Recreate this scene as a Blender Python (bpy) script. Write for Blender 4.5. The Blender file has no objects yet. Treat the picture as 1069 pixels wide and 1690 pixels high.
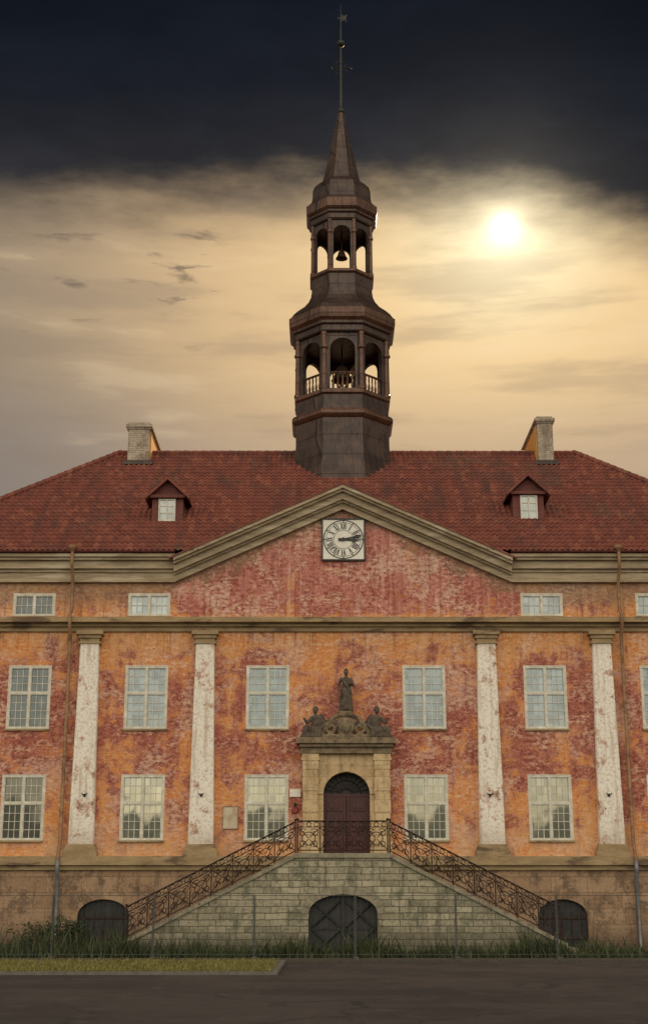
import bpy, bmesh, math, random
from mathutils import Vector, Matrix
random.seed(7)
S = bpy.context.scene
COL = S.collection
R = math.radians
PI = math.pi

# ------------------------------------------------------------------ camera model
F = 2290.0; CX, CY, CZ = -0.82, -52.0, 1.7
T = math.atan(650 / F)
ct, st = math.cos(T), math.sin(T)
def raydir(px, py):
    u = (px - 534.5) / F; v = (845 - py) / F
    return Vector((u, ct - v * st, st + v * ct))
def at(px, py, Y):
    d = raydir(px, py); k = (Y - CY) / d.y
    return Vector((CX + d.x * k, Y, CZ + d.z * k))
def zat(py, Y): return at(534.5, py, Y).z
def scale_at(Y, z): return F / ((Y - CY) * ct + (z - CZ) * st)

cam_d = bpy.data.cameras.new('camera'); cam = bpy.data.objects.new('camera', cam_d); COL.objects.link(cam)
cam.location = (CX, CY, CZ); cam.rotation_euler = (PI / 2 + T, 0, 0)
cam_d.sensor_fit = 'VERTICAL'; cam_d.sensor_height = 24; cam_d.lens = F / 1690 * 24
cam_d.clip_end = 6000; cam_d.clip_start = 0.1
S.camera = cam

# ------------------------------------------------------------------ node helper
class G:
    def __init__(s, tree): s.t = tree
    def put(s, sock, v):
        if hasattr(v, 'is_output'): s.t.links.new(v, sock)
        else:
            if sock.type == 'RGBA' and len(v) == 3: v = (*v, 1)
            sock.default_value = v
    def n(s, typ, **p):
        nd = s.t.nodes.new(typ)
        for k, v in p.items(): setattr(nd, k, v)
        return nd
    def m(s, op, a, b=None, c=None, clamp=False):
        nd = s.n('ShaderNodeMath', operation=op, use_clamp=clamp)
        for i, v in enumerate((a, b, c)):
            if v is not None: s.put(nd.inputs[i], v)
        return nd.outputs[0]
    def add(s, a, b): return s.m('ADD', a, b)
    def sub(s, a, b): return s.m('SUBTRACT', a, b)
    def mul(s, a, b): return s.m('MULTIPLY', a, b)
    def vm(s, op, a, b=None):
        nd = s.n('ShaderNodeVectorMath', operation=op); s.put(nd.inputs[0], a)
        if b is not None: s.put(nd.inputs[1], b)
        return nd.outputs['Value'] if op in ('DOT_PRODUCT', 'LENGTH') else nd.outputs[0]
    def sep(s, v):
        nd = s.n('ShaderNodeSeparateXYZ'); s.put(nd.inputs[0], v); return nd.outputs
    def comb(s, x, y, z):
        nd = s.n('ShaderNodeCombineXYZ')
        for i, v in enumerate((x, y, z)): s.put(nd.inputs[i], v)
        return nd.outputs[0]
    def noise(s, vec, scale, detail=5, rough=.6, dist=0):
        nd = s.n('ShaderNodeTexNoise'); s.put(nd.inputs['Vector'], vec)
        nd.inputs['Scale'].default_value = scale; nd.inputs['Detail'].default_value = detail
        nd.inputs['Roughness'].default_value = rough; nd.inputs['Distortion'].default_value = dist
        return nd.outputs[0]
    def sm(s, v, a, b, lo=0., hi=1.):
        nd = s.n('ShaderNodeMapRange', interpolation_type='SMOOTHSTEP'); s.put(nd.inputs[0], v)
        for i, x in enumerate((a, b, lo, hi)): nd.inputs[i + 1].default_value = x
        return nd.outputs[0]
    def lin(s, v, a, b, lo=0., hi=1.):
        nd = s.n('ShaderNodeMapRange'); s.put(nd.inputs[0], v)
        for i, x in enumerate((a, b, lo, hi)): nd.inputs[i + 1].default_value = x
        return nd.outputs[0]
    def mix(s, f, a, b, mode='MIX'):
        nd = s.n('ShaderNodeMix', data_type='RGBA', blend_type=mode)
        s.put(nd.inputs[0], f); s.put(nd.inputs[6], a); s.put(nd.inputs[7], b)
        return nd.outputs[2]
    def ramp(s, f, stops):
        nd = s.n('ShaderNodeValToRGB'); s.put(nd.inputs[0], f); e = nd.color_ramp.elements
        while len(e) < len(stops): e.new(.5)
        for i, (p, c) in enumerate(stops): e[i].position = p; e[i].color = (*c, 1)
        return nd.outputs[0]
    def bump(s, h, strength=.5, dist=.02):
        nd = s.n('ShaderNodeBump'); s.put(nd.inputs['Height'], h)
        nd.inputs['Strength'].default_value = strength; nd.inputs['Distance'].default_value = dist
        return nd.outputs[0]
def newmat(name):
    m = bpy.data.materials.new(name); m.use_nodes = True
    g = G(m.node_tree); b = m.node_tree.nodes['Principled BSDF']
    return m, g, b
def geo(g): return g.n('ShaderNodeNewGeometry').outputs['Position']

# pediment numbers, used by wall material and geometry
xP, hP = -.1, 6.4
YR = -.62
zAp = zat(800, YR); zEn = zat(919, YR); kP = (zAp - zEn) / hP
rk = zEn - zat(958, -.3)

M = {}
def simple(name, c1, c2, scale=4, rough=.8, metal=0, bump=.3, bdist=.01, stretch=(1, 1, 1), c3=None):
    m, g, b = newmat(name)
    p = g.vm('MULTIPLY', geo(g), stretch)
    a = g.noise(p, scale, 4, .65); f = g.noise(p, scale * 5, 3, .6)
    k = g.sm(g.add(g.mul(a, .7), g.mul(f, .3)), .38, .62)
    c = g.mix(k, c1, c2)
    if c3:
        s3 = g.sm(g.noise(p, scale * .4, 4, .7), .52, .66); c = g.mix(s3, c, c3)
    g.put(b.inputs['Base Color'], c); b.inputs['Roughness'].default_value = rough; b.inputs['Metallic'].default_value = metal
    if bump: g.put(b.inputs['Normal'], g.bump(f, bump, bdist))
    M[name] = m
    return m

# facade plaster
def plaster():
    m, g, b = newmat('plaster')
    p = geo(g); x, y, z = g.sep(p)
    big = g.noise(p, .3, 3, .6)
    mid = g.noise(p, .8, 6, .72, .6)
    fine = g.noise(g.vm('MULTIPLY', p, (1, 1, 1.7)), 5, 5, .78)
    vfine = g.noise(g.vm('MULTIPLY', p, (1, 1, 1.4)), 15, 3, .75)
    streak = g.noise(g.comb(g.mul(x, 2.2), y, g.mul(z, .2)), 1, 4, .68)
    hor = g.noise(g.comb(g.mul(x, .6), y, g.mul(z, 2.8)), 1, 5, .74)
    pale = g.noise(g.vm('ADD', p, (31, 7, 11)), .55, 6, .72, .8)
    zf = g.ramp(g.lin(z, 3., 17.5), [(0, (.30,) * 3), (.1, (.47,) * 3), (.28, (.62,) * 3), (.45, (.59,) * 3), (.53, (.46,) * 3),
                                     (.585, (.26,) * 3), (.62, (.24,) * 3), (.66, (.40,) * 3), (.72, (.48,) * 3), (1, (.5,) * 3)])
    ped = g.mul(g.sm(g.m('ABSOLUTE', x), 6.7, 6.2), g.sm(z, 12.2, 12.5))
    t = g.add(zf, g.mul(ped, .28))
    for nz, k in ((big, 1.1), (mid, 1.9), (fine, 1.15), (streak, .7), (hor, .9)):
        t = g.add(t, g.mul(g.sub(nz, .5), k))
    red = g.sm(t, .38, .60)
    orange = g.mix(g.sm(mid, .38, .62), (.62, .24, .08), (.65, .335, .145))
    orange = g.mix(g.sm(fine, .48, .66), orange, (.71, .455, .245))
    redc = g.mix(g.sm(fine, .36, .60), (.205, .052, .042), (.44, .155, .11))
    redp = g.mix(g.sm(g.add(g.mul(fine, .5), g.mul(mid, .5)), .41, .57), (.25, .052, .046), (.55, .22, .175))
    redc = g.mix(g.mul(ped, .92), redc, redp)
    c = g.mix(red, orange, redc)
    pl = g.mul(g.sm(g.add(g.mul(pale, .75), g.mul(fine, .25)), .50, .58), g.add(.48, g.mul(ped, .17)))
    c = g.mix(pl, c, g.mix(g.sm(fine, .4, .6), (.47, .26, .19), (.76, .55, .43)))
    worn = g.mul(g.sm(g.add(g.mul(hor, .5), g.mul(fine, .5)), .51, .59), g.sm(big, .36, .56))
    c = g.mix(g.mul(worn, .6), c, (.70, .47, .31))
    fleck = g.sm(vfine, .56, .66); c = g.mix(g.mul(fleck, .45), c, (.68, .43, .28))
    pit = g.sm(g.add(g.mul(vfine, .4), g.mul(fine, .6)), .46, .39); c = g.mix(g.mul(pit, .75), c, (.14, .04, .034))
    stain = g.mul(g.sm(g.add(g.mul(streak, .5), g.mul(mid, .5)), .54, .64), g.sm(fine, .35, .55)); c = g.mix(g.mul(stain, .4), c, (.16, .06, .045))
    # rain streaks below ledges
    ss = g.noise(g.comb(g.mul(x, 4.5), y, g.mul(z, .15)), 1, 4, .72)
    under = g.m('MAXIMUM', g.sm(z, 10.4, 11.8, 0, 1), g.mul(g.sm(z, 12.9, 13.9), .9))
    dk = g.mul(g.sm(ss, .53, .66), under); c = g.mix(g.mul(dk, .6), c, (.19, .07, .05))
    c = g.mix(g.mul(g.mul(g.sm(ss, .47, .35), g.m('MAXIMUM', ped, g.mul(under, .6))), .4), c, (.70, .49, .38))
    # bare grey render along the raking cornice
    dr = g.sub(g.sub(zAp - rk, g.mul(g.m('ABSOLUTE', g.sub(x, xP)), kP)), z)
    edge = g.mul(g.sm(g.add(dr, g.add(g.mul(g.sub(mid, .5), 3.2), g.mul(g.sub(fine, .5), 1.6))), .6, .15), g.sm(z, 12.4, 13.2))
    c = g.mix(g.mul(edge, .65), c, g.mix(g.sm(fine, .4, .6), (.20, .13, .085), (.35, .24, .15)))
    base = g.mul(g.sm(z, 4.8, 3.5), g.sm(mid, .35, .6)); c = g.mix(g.mul(base, .5), c, (.60, .38, .21))
    g.put(b.inputs['Base Color'], c); b.inputs['Roughness'].default_value = .92; b.inputs['Specular IOR Level'].default_value = .15
    g.put(b.inputs['Normal'], g.bump(g.add(fine, g.mul(vfine, .5)), .9, .035))
    M['plaster'] = m
plaster()

def pil():
    m, g, b = newmat('pilaster_plaster')
    p = geo(g); x, y, z = g.sep(p)
    mid = g.noise(p, 1.6, 6, .74); fine = g.noise(p, 10, 4, .72)
    st_ = g.noise(g.comb(g.mul(x, 6), y, g.mul(z, .4)), 1, 4, .65)
    c = g.mix(g.sm(fine, .34, .55), (.58, .51, .42), (.80, .75, .66))
    c = g.mix(g.mul(g.sm(st_, .52, .66), .65), c, (.48, .36, .26))
    c = g.mix(g.mul(g.sm(mid, .54, .62), .75), c, (.50, .28, .19))
    c = g.mix(g.mul(g.sm(g.add(g.mul(mid, .65), g.mul(fine, .35)), .57, .61), .8), c, (.20, .125, .09))
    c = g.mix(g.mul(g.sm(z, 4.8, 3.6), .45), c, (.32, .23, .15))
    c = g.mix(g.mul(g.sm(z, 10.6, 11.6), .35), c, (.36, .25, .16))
    g.put(b.inputs['Base Color'], c); b.inputs['Roughness'].default_value = .9
    g.put(b.inputs['Normal'], g.bump(fine, .6, .02)); M['pilaster'] = m
pil()

def blocks(name, bw, bh, c1, c2, c3, mortar, ms=.018, grime=(.05, .045, .03), bstr=.8, mfac=.85):
    m, g, b = newmat(name)
    p = geo(g); x, y, z = g.sep(p)
    w = g.noise(p, 1.1, 2, .5); w2 = g.noise(g.vm('ADD', p, (7, 3, 1)), 1.1, 2, .5)
    br = g.n('ShaderNodeTexBrick', offset=.43, squash=1.25, squash_frequency=3)
    g.put(br.inputs['Vector'], g.comb(g.add(g.add(x, y), g.mul(w, .16)), g.add(z, g.mul(w2, .08)), 0))
    br.inputs['Color1'].default_value = (0, 0, 0, 1); br.inputs['Color2'].default_value = (1, 1, 1, 1); br.inputs['Mortar'].default_value = (.5, .5, .5, 1)
    br.inputs['Scale'].default_value = 1; br.inputs['Mortar Size'].default_value = ms; br.inputs['Mortar Smooth'].default_value = .3
    br.inputs['Brick Width'].default_value = bw; br.inputs['Row Height'].default_value = bh
    rnd = g.sep(br.outputs['Color'])[0]
    mid = g.noise(p, 1.8, 5, .74); fine = g.noise(p, 11, 4, .72)
    c = g.mix(rnd, c1, c2); c = g.mix(g.sm(mid, .46, .62), c, c3)
    c = g.mix(g.mul(g.sm(fine, .5, .66), .5), c, c2)
    c = g.mix(g.mul(g.sm(fine, .45, .32), .6), c, grime)
    c = g.mix(g.mul(g.sm(g.noise(g.comb(g.mul(x, 3), y, g.mul(z, .3)), 1, 4, .7), .5, .68), .55), c, grime)
    c = g.mix(g.mul(g.sm(g.add(z, g.mul(g.sub(mid, .5), 2)), 1.3, .1), .7), c, grime)
    c = g.mix(g.mul(br.outputs['Fac'], mfac), c, mortar)
    g.put(b.inputs['Base Color'], c); b.inputs['Roughness'].default_value = .92
    h = g.sub(g.mul(fine, .6), br.outputs['Fac'])
    g.put(b.inputs['Normal'], g.bump(h, bstr, .03)); M[name] = m
blocks('stair_stone', .62, .215, (.205, .185, .12), (.42, .375, .265), (.165, .16, .105), (.068, .055, .037), .013, (.06, .052, .034))
blocks('plinth_stone', 1.3, .55, (.27, .165, .095), (.37, .245, .15), (.16, .102, .063), (.14, .09, .056), .010, (.07, .046, .031), .5)
blocks('portal_stone', .7, .42, (.50, .355, .19), (.59, .445, .26), (.42, .30, .165), (.24, .155, .085), .009, (.17, .11, .06), .35, .6)
blocks('chimney_brick', .3, .1, (.36, .29, .21), (.48, .41, .32), (.22, .155, .11), (.27, .22, .18), .014, (.09, .068, .05), .5)
simple('sunlit_flank', (.80, .42, .10), (.70, .32, .07), 2.5, .9, c3=(.60, .31, .10))  # orange sunlight on the chimney sides, put into the base colour

def roofm():
    m, g, b = newmat('roof_tiles')
    p = geo(g); x, y, z = g.sep(p)
    tx = g.m('FLOOR', g.m('DIVIDE', x, .22)); ty = g.m('FLOOR', g.m('DIVIDE', y, .25))
    wn = g.n('ShaderNodeTexWhiteNoise', noise_dimensions='3D'); g.put(wn.inputs['Vector'], g.comb(tx, ty, 0)); r = wn.outputs['Value']
    big = g.noise(p, .3, 4, .68); fine = g.noise(p, 5, 4, .72)
    stk = g.noise(g.comb(g.mul(x, 2.0), g.mul(y, .18), g.mul(z, .18)), 1, 4, .7)
    c = g.mix(r, (.145, .038, .026), (.225, .064, .039))
    c = g.mix(g.mul(g.sm(r, .85, .97), .45), c, (.30, .115, .065))
    c = g.mix(g.mul(g.sm(g.add(g.mul(big, .45), g.mul(stk, .55)), .47, .62), .62), c, (.07, .033, .026))
    c = g.mix(g.mul(g.sm(fine, .52, .70), .5), c, (.06, .036, .027))
    c = g.mix(g.mul(g.sm(g.add(g.mul(big, .6), g.mul(fine, .4)), .54, .63), .35), c, (.15, .10, .06))
    g.put(b.inputs['Base Color'], c); b.inputs['Roughness'].default_value = .8
    g.put(b.inputs['Normal'], g.bump(fine, .4, .02)); M['roof'] = m
roofm()

def towerm(name, c1, c2, c3, rough):
    m, g, b = newmat(name)
    p = geo(g); x, y, z = g.sep(p)
    a = g.noise(p, 1.2, 4, .7); f = g.noise(g.vm('MULTIPLY', p, (3, 3, .5)), 3, 4, .7)
    c = g.mix(g.sm(a, .38, .6), c1, c2); c = g.mix(g.mul(g.sm(f, .5, .66), .75), c, c3)
    seam = g.m('ABSOLUTE', g.sub(g.m('FRACT', g.m('DIVIDE', g.add(x, g.mul(y, .7)), .42)), .5))
    sl = g.sm(seam, .43, .5); zs = g.m('ABSOLUTE', g.sub(g.m('FRACT', g.m('DIVIDE', z, .93)), .5)); zl = g.sm(zs, .475, .5)
    ln = g.m('MAXIMUM', sl, g.mul(zl, .7))
    c = g.mix(g.mul(ln, .65), c, (.018, .011, .009))
    g.put(b.inputs['Base Color'], c); b.inputs['Metallic'].default_value = .3; b.inputs['Roughness'].default_value = rough
    g.put(b.inputs['Normal'], g.bump(ln, .6, .02)); M[name] = m
towerm('tower_metal', (.038, .023, .018), (.075, .045, .033), (.021, .013, .011), .40)
towerm('tower_trim', (.080, .036, .021), (.130, .062, .036), (.042, .023, .016), .40)  # warmer than the body: orange sunlit edges painted into the trim colour

simple('wood_cornice', (.42, .33, .215), (.27, .205, .13), 2.2, .85, stretch=(.35, 1, 3), c3=(.50, .42, .30), bump=.35)
simple('trim_stone', (.26, .18, .095), (.36, .26, .14), 1.8, .9, stretch=(.7, 1, 2.5), c3=(.125, .082, .05), bump=.5, bdist=.02)
simple('white_paint', (.62, .59, .50), (.48, .45, .36), 5, .6, c3=(.70, .67, .58), bump=.1)
simple('iron', (.022, .012, .010), (.05, .024, .016), 6, .6, .5)
simple('black_iron', (.012, .012, .013), (.024, .023, .024), 3, .55, .2, c3=(.035, .034, .033))
simple('door_wood', (.045, .007, .006), (.075, .014, .011), 3, .5, stretch=(6, 6, .4), c3=(.028, .006, .005))
simple('statue_stone', (.06, .045, .034), (.115, .086, .06), 5, .9, c3=(.036, .028, .022))
simple('carved_stone', (.13, .095, .06), (.25, .185, .11), 5, .9, c3=(.06, .045, .03))
simple('dormer_wood', (.10, .026, .02), (.155, .044, .032), 4, .75, stretch=(1, 1, 4))
simple('clock_white', (.78, .75, .67), (.70, .67, .58), 3, .6, bump=.05)
simple('black_paint', (.012, .012, .012), (.025, .022, .02), 4, .5, bump=0)
simple('pipe_rust', (.22, .115, .05), (.31, .18, .09), 4, .6, .15, c3=(.15, .075, .04))
simple('pipe_grey', (.13, .13, .135), (.20, .20, .20), 4, .5, .4)
simple('zinc', (.05, .05, .047), (.08, .08, .075), 5, .6, .3)
simple('concrete', (.10, .09, .078), (.15, .14, .12), 6, .95)
simple('fence_concrete', (.06, .056, .048), (.09, .084, .07), 6, .95)
simple('step_stone', (.18, .16, .11), (.29, .255, .18), 3, .9, c3=(.115, .10, .07))
simple('plaque', (.56, .48, .35), (.46, .38, .27), 4, .7, c3=(.38, .29, .2))
simple('red_enamel', (.18, .018, .013), (.26, .03, .018), 5, .4)
simple('bell_bronze', (.12, .07, .04), (.2, .115, .065), 4, .4, .7)
simple('timber', (.24, .12, .06), (.34, .19, .09), 5, .8, stretch=(1, 1, 3))
simple('bark', (.09, .06, .04), (.14, .1, .07), 8, .9)

def leafm(name, c1, c2, c3):
    m, g, b = newmat(name)
    p = geo(g); a = g.noise(p, 1.1, 3, .6); f = g.noise(p, 13, 2, .6)
    c = g.mix(g.sm(a, .38, .62), c1, c2); c = g.mix(g.sm(f, .5, .66), c, c3)
    g.put(b.inputs['Base Color'], c); b.inputs['Roughness'].default_value = .7; M[name] = m
leafm('weed_leaf', (.024, .040, .011), (.046, .064, .017), (.085, .080, .027))
leafm('lawn_leaf', (.10, .10, .02), (.18, .16, .035), (.28, .21, .06))
leafm('bush_leaf', (.020, .036, .010), (.036, .056, .015), (.060, .074, .022))

def asphalt():
    m, g, b = newmat('asphalt')
    p = geo(g); a = g.noise(p, .22, 4, .65); f = g.noise(p, 30, 2, .7); k = g.noise(g.vm('MULTIPLY', p, (1, .6, 1)), 1.2, 5, .72)
    c = g.mix(g.sm(a, .4, .6), (.032, .025, .023), (.054, .043, .039))
    c = g.mix(g.mul(g.sm(k, .5, .66), .6), c, (.080, .064, .055)); c = g.mix(g.mul(g.sm(f, .55, .75), .6), c, (.12, .10, .09))
    v = g.n('ShaderNodeTexVoronoi', feature='DISTANCE_TO_EDGE'); wv = g.vm('ADD', p, g.vm('MULTIPLY', g.comb(k, a, 0), (1.6, 1.6, 0)))
    g.put(v.inputs['Vector'], wv); v.inputs['Scale'].default_value = .3
    cr = g.sm(v.outputs[0], .016, .004); c = g.mix(g.mul(cr, .8), c, (.014, .012, .012))
    # old repair patches
    v2 = g.n('ShaderNodeTexVoronoi', distance='CHEBYCHEV'); g.put(v2.inputs['Vector'], g.vm('MULTIPLY', p, (.16, .3, 1))); v2.inputs['Scale'].default_value = 1
    pr = g.sep(v2.outputs['Color'])[0]; pm = g.mul(g.sm(pr, .72, .74), g.sm(v2.outputs['Distance'], .34, .33)); c = g.mix(g.mul(pm, .7), c, (.026, .022, .021))
    g.put(b.inputs['Base Color'], c); b.inputs['Roughness'].default_value = .85
    g.put(b.inputs['Normal'], g.bump(f, .5, .01)); M['asphalt'] = m
asphalt()
blocks('paving', .5, .5, (.085, .070, .056), (.12, .098, .08), (.065, .054, .045), (.04, .034, .028))
simple('soil', (.04, .03, .02), (.06, .045, .026), 2, .95)
simple('lawn_soil', (.085, .075, .025), (.13, .11, .035), 1.2, .95)

def glass():
    m, g, b = newmat('window_glass')
    oi = g.n('ShaderNodeObjectInfo').outputs['Random']
    p = geo(g); x, y, z = g.sep(p)
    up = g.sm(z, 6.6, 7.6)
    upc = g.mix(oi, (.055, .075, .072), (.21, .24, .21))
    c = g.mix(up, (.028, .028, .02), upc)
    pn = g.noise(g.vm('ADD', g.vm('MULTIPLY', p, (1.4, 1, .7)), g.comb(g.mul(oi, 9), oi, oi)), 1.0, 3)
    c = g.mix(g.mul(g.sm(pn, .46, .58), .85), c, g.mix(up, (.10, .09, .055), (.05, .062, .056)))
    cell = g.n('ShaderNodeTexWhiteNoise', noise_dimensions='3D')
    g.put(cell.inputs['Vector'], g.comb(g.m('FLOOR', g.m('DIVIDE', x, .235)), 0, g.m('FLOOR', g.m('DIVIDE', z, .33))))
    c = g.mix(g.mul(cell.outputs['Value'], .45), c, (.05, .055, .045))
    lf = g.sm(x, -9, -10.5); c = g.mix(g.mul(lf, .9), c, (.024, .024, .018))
    g.put(b.inputs['Base Color'], c); b.inputs['Roughness'].default_value = .25
    gl = g.n('ShaderNodeBsdfGlossy'); gl.inputs['Roughness'].default_value = .02; gl.inputs['Color'].default_value = (.88, .9, .86, 1)
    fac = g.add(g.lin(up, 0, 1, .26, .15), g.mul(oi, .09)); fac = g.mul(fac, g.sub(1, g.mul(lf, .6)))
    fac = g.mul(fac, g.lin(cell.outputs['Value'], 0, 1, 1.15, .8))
    mx = g.n('ShaderNodeMixShader'); g.put(mx.inputs[0], fac)
    out = m.node_tree.nodes['Material Output']
    m.node_tree.links.new(b.outputs[0], mx.inputs[1]); m.node_tree.links.new(gl.outputs[0], mx.inputs[2])
    m.node_tree.links.new(mx.outputs[0], out.inputs[0]); M['glass'] = m
glass()

# ------------------------------------------------------------------ mesh helper
class MB:
    def __init__(s): s.v = []; s.f = []
    def vs(s, pts): i = len(s.v); s.v += [tuple(p) for p in pts]; return i
    def quad(s, *p): i = s.vs(p); s.f.append(tuple(range(i, i + len(p))))
    def box(s, x0, x1, y0, y1, z0, z1):
        i = s.vs([(x0, y0, z0), (x1, y0, z0), (x1, y1, z0), (x0, y1, z0), (x0, y0, z1), (x1, y0, z1), (x1, y1, z1), (x0, y1, z1)])
        s.f += [tuple(i + k for k in q) for q in ((0, 1, 2, 3), (4, 5, 6, 7), (0, 1, 5, 4), (1, 2, 6, 5), (2, 3, 7, 6), (3, 0, 4, 7))]
    def prism(s, poly, y0, y1):                       # polygon in XZ, extruded along Y
        n = len(poly); a = s.vs([(x, y0, z) for x, z in poly]); b = s.vs([(x, y1, z) for x, z in poly])
        s.f.append(tuple(range(a, a + n))); s.f.append(tuple(range(b + n - 1, b - 1, -1)))
        for k in range(n): s.f.append((a + k, a + (k + 1) % n, b + (k + 1) % n, b + k))
    def tube(s, pts, r, n=6, cap=True):
        pts = [Vector(p) for p in pts]; rings = []
        for i, p in enumerate(pts):
            d = (pts[min(i + 1, len(pts) - 1)] - pts[max(i - 1, 0)]).normalized()
            ref = Vector((0, 0, 1)) if abs(d.z) < .9 else Vector((1, 0, 0))
            a = d.cross(ref).normalized(); b = d.cross(a)
            rr = r[i] if isinstance(r, (list, tuple)) else r
            rings.append(s.vs([p + a * rr * math.cos(2 * PI * k / n) + b * rr * math.sin(2 * PI * k / n) for k in range(n)]))
        for i in range(len(rings) - 1):
            for k in range(n):
                s.f.append((rings[i] + k, rings[i] + (k + 1) % n, rings[i + 1] + (k + 1) % n, rings[i + 1] + k))
        if cap:
            s.f.append(tuple(rings[0] + k for k in range(n))); s.f.append(tuple(rings[-1] + k for k in reversed(range(n))))
    def ring(s, prof, cx, cy, n=8, rot=PI / 8, oct_=False, cap=True):   # lathe / loft of n-gons
        rs = []
        for a, z in prof:
            rad = a / math.cos(PI / n) if oct_ else a
            rs.append(s.vs([(cx + rad * math.cos(rot + 2 * PI * k / n), cy + rad * math.sin(rot + 2 * PI * k / n), z) for k in range(n)]))
        for i in range(len(rs) - 1):
            for k in range(n): s.f.append((rs[i] + k, rs[i] + (k + 1) % n, rs[i + 1] + (k + 1) % n, rs[i + 1] + k))
        if cap:
            s.f.append(tuple(rs[0] + k for k in range(n))); s.f.append(tuple(rs[-1] + k for k in reversed(range(n))))
    def ell(s, c, r, nu=12, nv=8, rot=None):
        c = Vector(c); rm = rot or Matrix.Identity(3); b = []
        top = s.vs([c + rm @ Vector((0, 0, r[2]))])
        for j in range(1, nv):
            ph = PI * j / nv
            b.append(s.vs([c + rm @ Vector((r[0] * math.sin(ph) * math.cos(2 * PI * k / nu), r[1] * math.sin(ph) * math.sin(2 * PI * k / nu), r[2] * math.cos(ph))) for k in range(nu)]))
        bot = s.vs([c - rm @ Vector((0, 0, r[2]))])
        for k in range(nu):
            k2 = (k + 1) % nu
            s.f.append((top, b[0] + k, b[0] + k2)); s.f.append((bot, b[-1] + k2, b[-1] + k))
            for j in range(len(b) - 1): s.f.append((b[j] + k, b[j + 1] + k, b[j + 1] + k2, b[j] + k2))
    def limb(s, pts, rs):
        for i in range(len(pts) - 1):
            a, b = Vector(pts[i]), Vector(pts[i + 1]); n = max(2, int((b - a).length / .04))
            for k in range(n + 1):
                t = k / n; rr = rs[i] * (1 - t) + rs[i + 1] * t
                s.ell(a.lerp(b, t), (rr, rr, rr), 8, 6)
    def archwall(s, x0, x1, z0, z1, o0, o1, zs, rise, y0, y1, xf=None, sill=None, n=14):
        xf = xf or (lambda x, y, z: (x, y, z)); sl = z0 if sill is None else sill
        cx, rx = (o0 + o1) / 2, (o1 - o0) / 2
        arc = [(cx - rx * math.cos(PI * k / n), zs + rise * math.sin(PI * k / n)) for k in range(n + 1)]
        Q = lambda *p: s.quad(*[xf(*q) for q in p])
        for y in (y0, y1):
            Q((x0, y, z0), (o0, y, z0), (o0, y, zs), (o0, y, z1), (x0, y, z1))
            Q((o1, y, z0), (x1, y, z0), (x1, y, z1), (o1, y, z1), (o1, y, zs))
            for k in range(n):
                (a, az), (b_, bz) = arc[k], arc[k + 1]
                Q((a, y, az), (b_, y, bz), (b_, y, z1), (a, y, z1))
            if sill is not None: Q((o0, y, z0), (o1, y, z0), (o1, y, sl), (o0, y, sl))
        pts = [(o0, sl)] + arc + [(o1, sl)]
        for k in range(len(pts) - 1):
            (a, az), (b_, bz) = pts[k], pts[k + 1]; Q((a, y0, az), (a, y1, az), (b_, y1, bz), (b_, y0, bz))
        if sill is not None: Q((o0, y0, sl), (o1, y0, sl), (o1, y1, sl), (o0, y1, sl))
        Q((x0, y0, z0), (x0, y1, z0), (x0, y1, z1), (x0, y0, z1)); Q((x1, y0, z0), (x1, y1, z0), (x1, y1, z1), (x1, y0, z1))
        Q((x0, y0, z1), (x1, y0, z1), (x1, y1, z1), (x0, y1, z1))
    def build(s, name, mat, parent=None, smooth=False, recalc=True):
        me = bpy.data.meshes.new(name); me.from_pydata(s.v, [], s.f)
        bm = bmesh.new(); bm.from_mesh(me)
        bmesh.ops.remove_doubles(bm, verts=bm.verts, dist=1e-5)
        if recalc: bmesh.ops.recalc_face_normals(bm, faces=bm.faces)
        bm.to_mesh(me); bm.free()
        me.materials.append(M[mat])
        if smooth:
            for p in me.polygons: p.use_smooth = True
        o = bpy.data.objects.new(name, me); COL.objects.link(o)
        if parent: o.parent = parent
        return o
def tag(o, label, cat, group=None, kind=None):
    o['label'] = label; o['category'] = cat
    if group: o['group'] = group
    if kind: o['kind'] = kind
    return o
def thing(name, label, cat, loc=(0, 0, 0), group=None):
    o = bpy.data.objects.new(name, None); COL.objects.link(o); o.location = loc; o.empty_display_size = .2
    return tag(o, label, cat, group)
def struct(o):
    o['kind'] = 'structure'; return o
def remesh(o, vox):
    md = o.modifiers.new('r', 'REMESH'); md.mode = 'VOXEL'; md.voxel_size = vox; md.use_smooth_shade = True
    sm = o.modifiers.new('s', 'SMOOTH'); sm.iterations = 2; sm.factor = .4
    dg = bpy.context.evaluated_depsgraph_get(); dg.update()
    me = bpy.data.meshes.new_from_object(o.evaluated_get(dg)); o.modifiers.clear(); o.data = me
    for p in me.polygons: p.use_smooth = True
    return o
def dup(o, parent, loc):
    c = o.copy(); COL.objects.link(c); c.parent = parent; c.location = loc
    for ch in list(o.children):
        d = ch.copy(); COL.objects.link(d); d.parent = c
    return c

# ------------------------------------------------------------------ setting: ground
g_ = MB(); g_.quad((-2500, -2500, 0), (2500, -2500, 0), (2500, 3500, 0), (-2500, 3500, 0)); struct(g_.build('ground', 'asphalt'))
g_ = MB(); g_.box(-30, 30, -4.3, -.1, -.05, .03); struct(g_.build('earth_strip', 'soil'))
g_ = MB(); g_.box(-30, 30, -6.3, -4.32, -.05, .06); struct(g_.build('pavement', 'paving'))
LX = at(462, 1592, -7.5).x
g_ = MB(); g_.prism([(-40, -.05), (LX, -.05), (LX, .05), (-40, .05)], -14.5, -6.8); struct(g_.build('lawn', 'lawn_soil'))
k_ = MB()
k_.box(-40, LX + .002, -14.66, -14.502, -.05, .08); k_.box(LX + .003, LX + .16, -14.66, -6.6, -.05, .08); k_.box(-40, LX + .002, -6.79, -6.6, -.05, .08)
struct(k_.build('kerb', 'concrete'))

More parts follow.
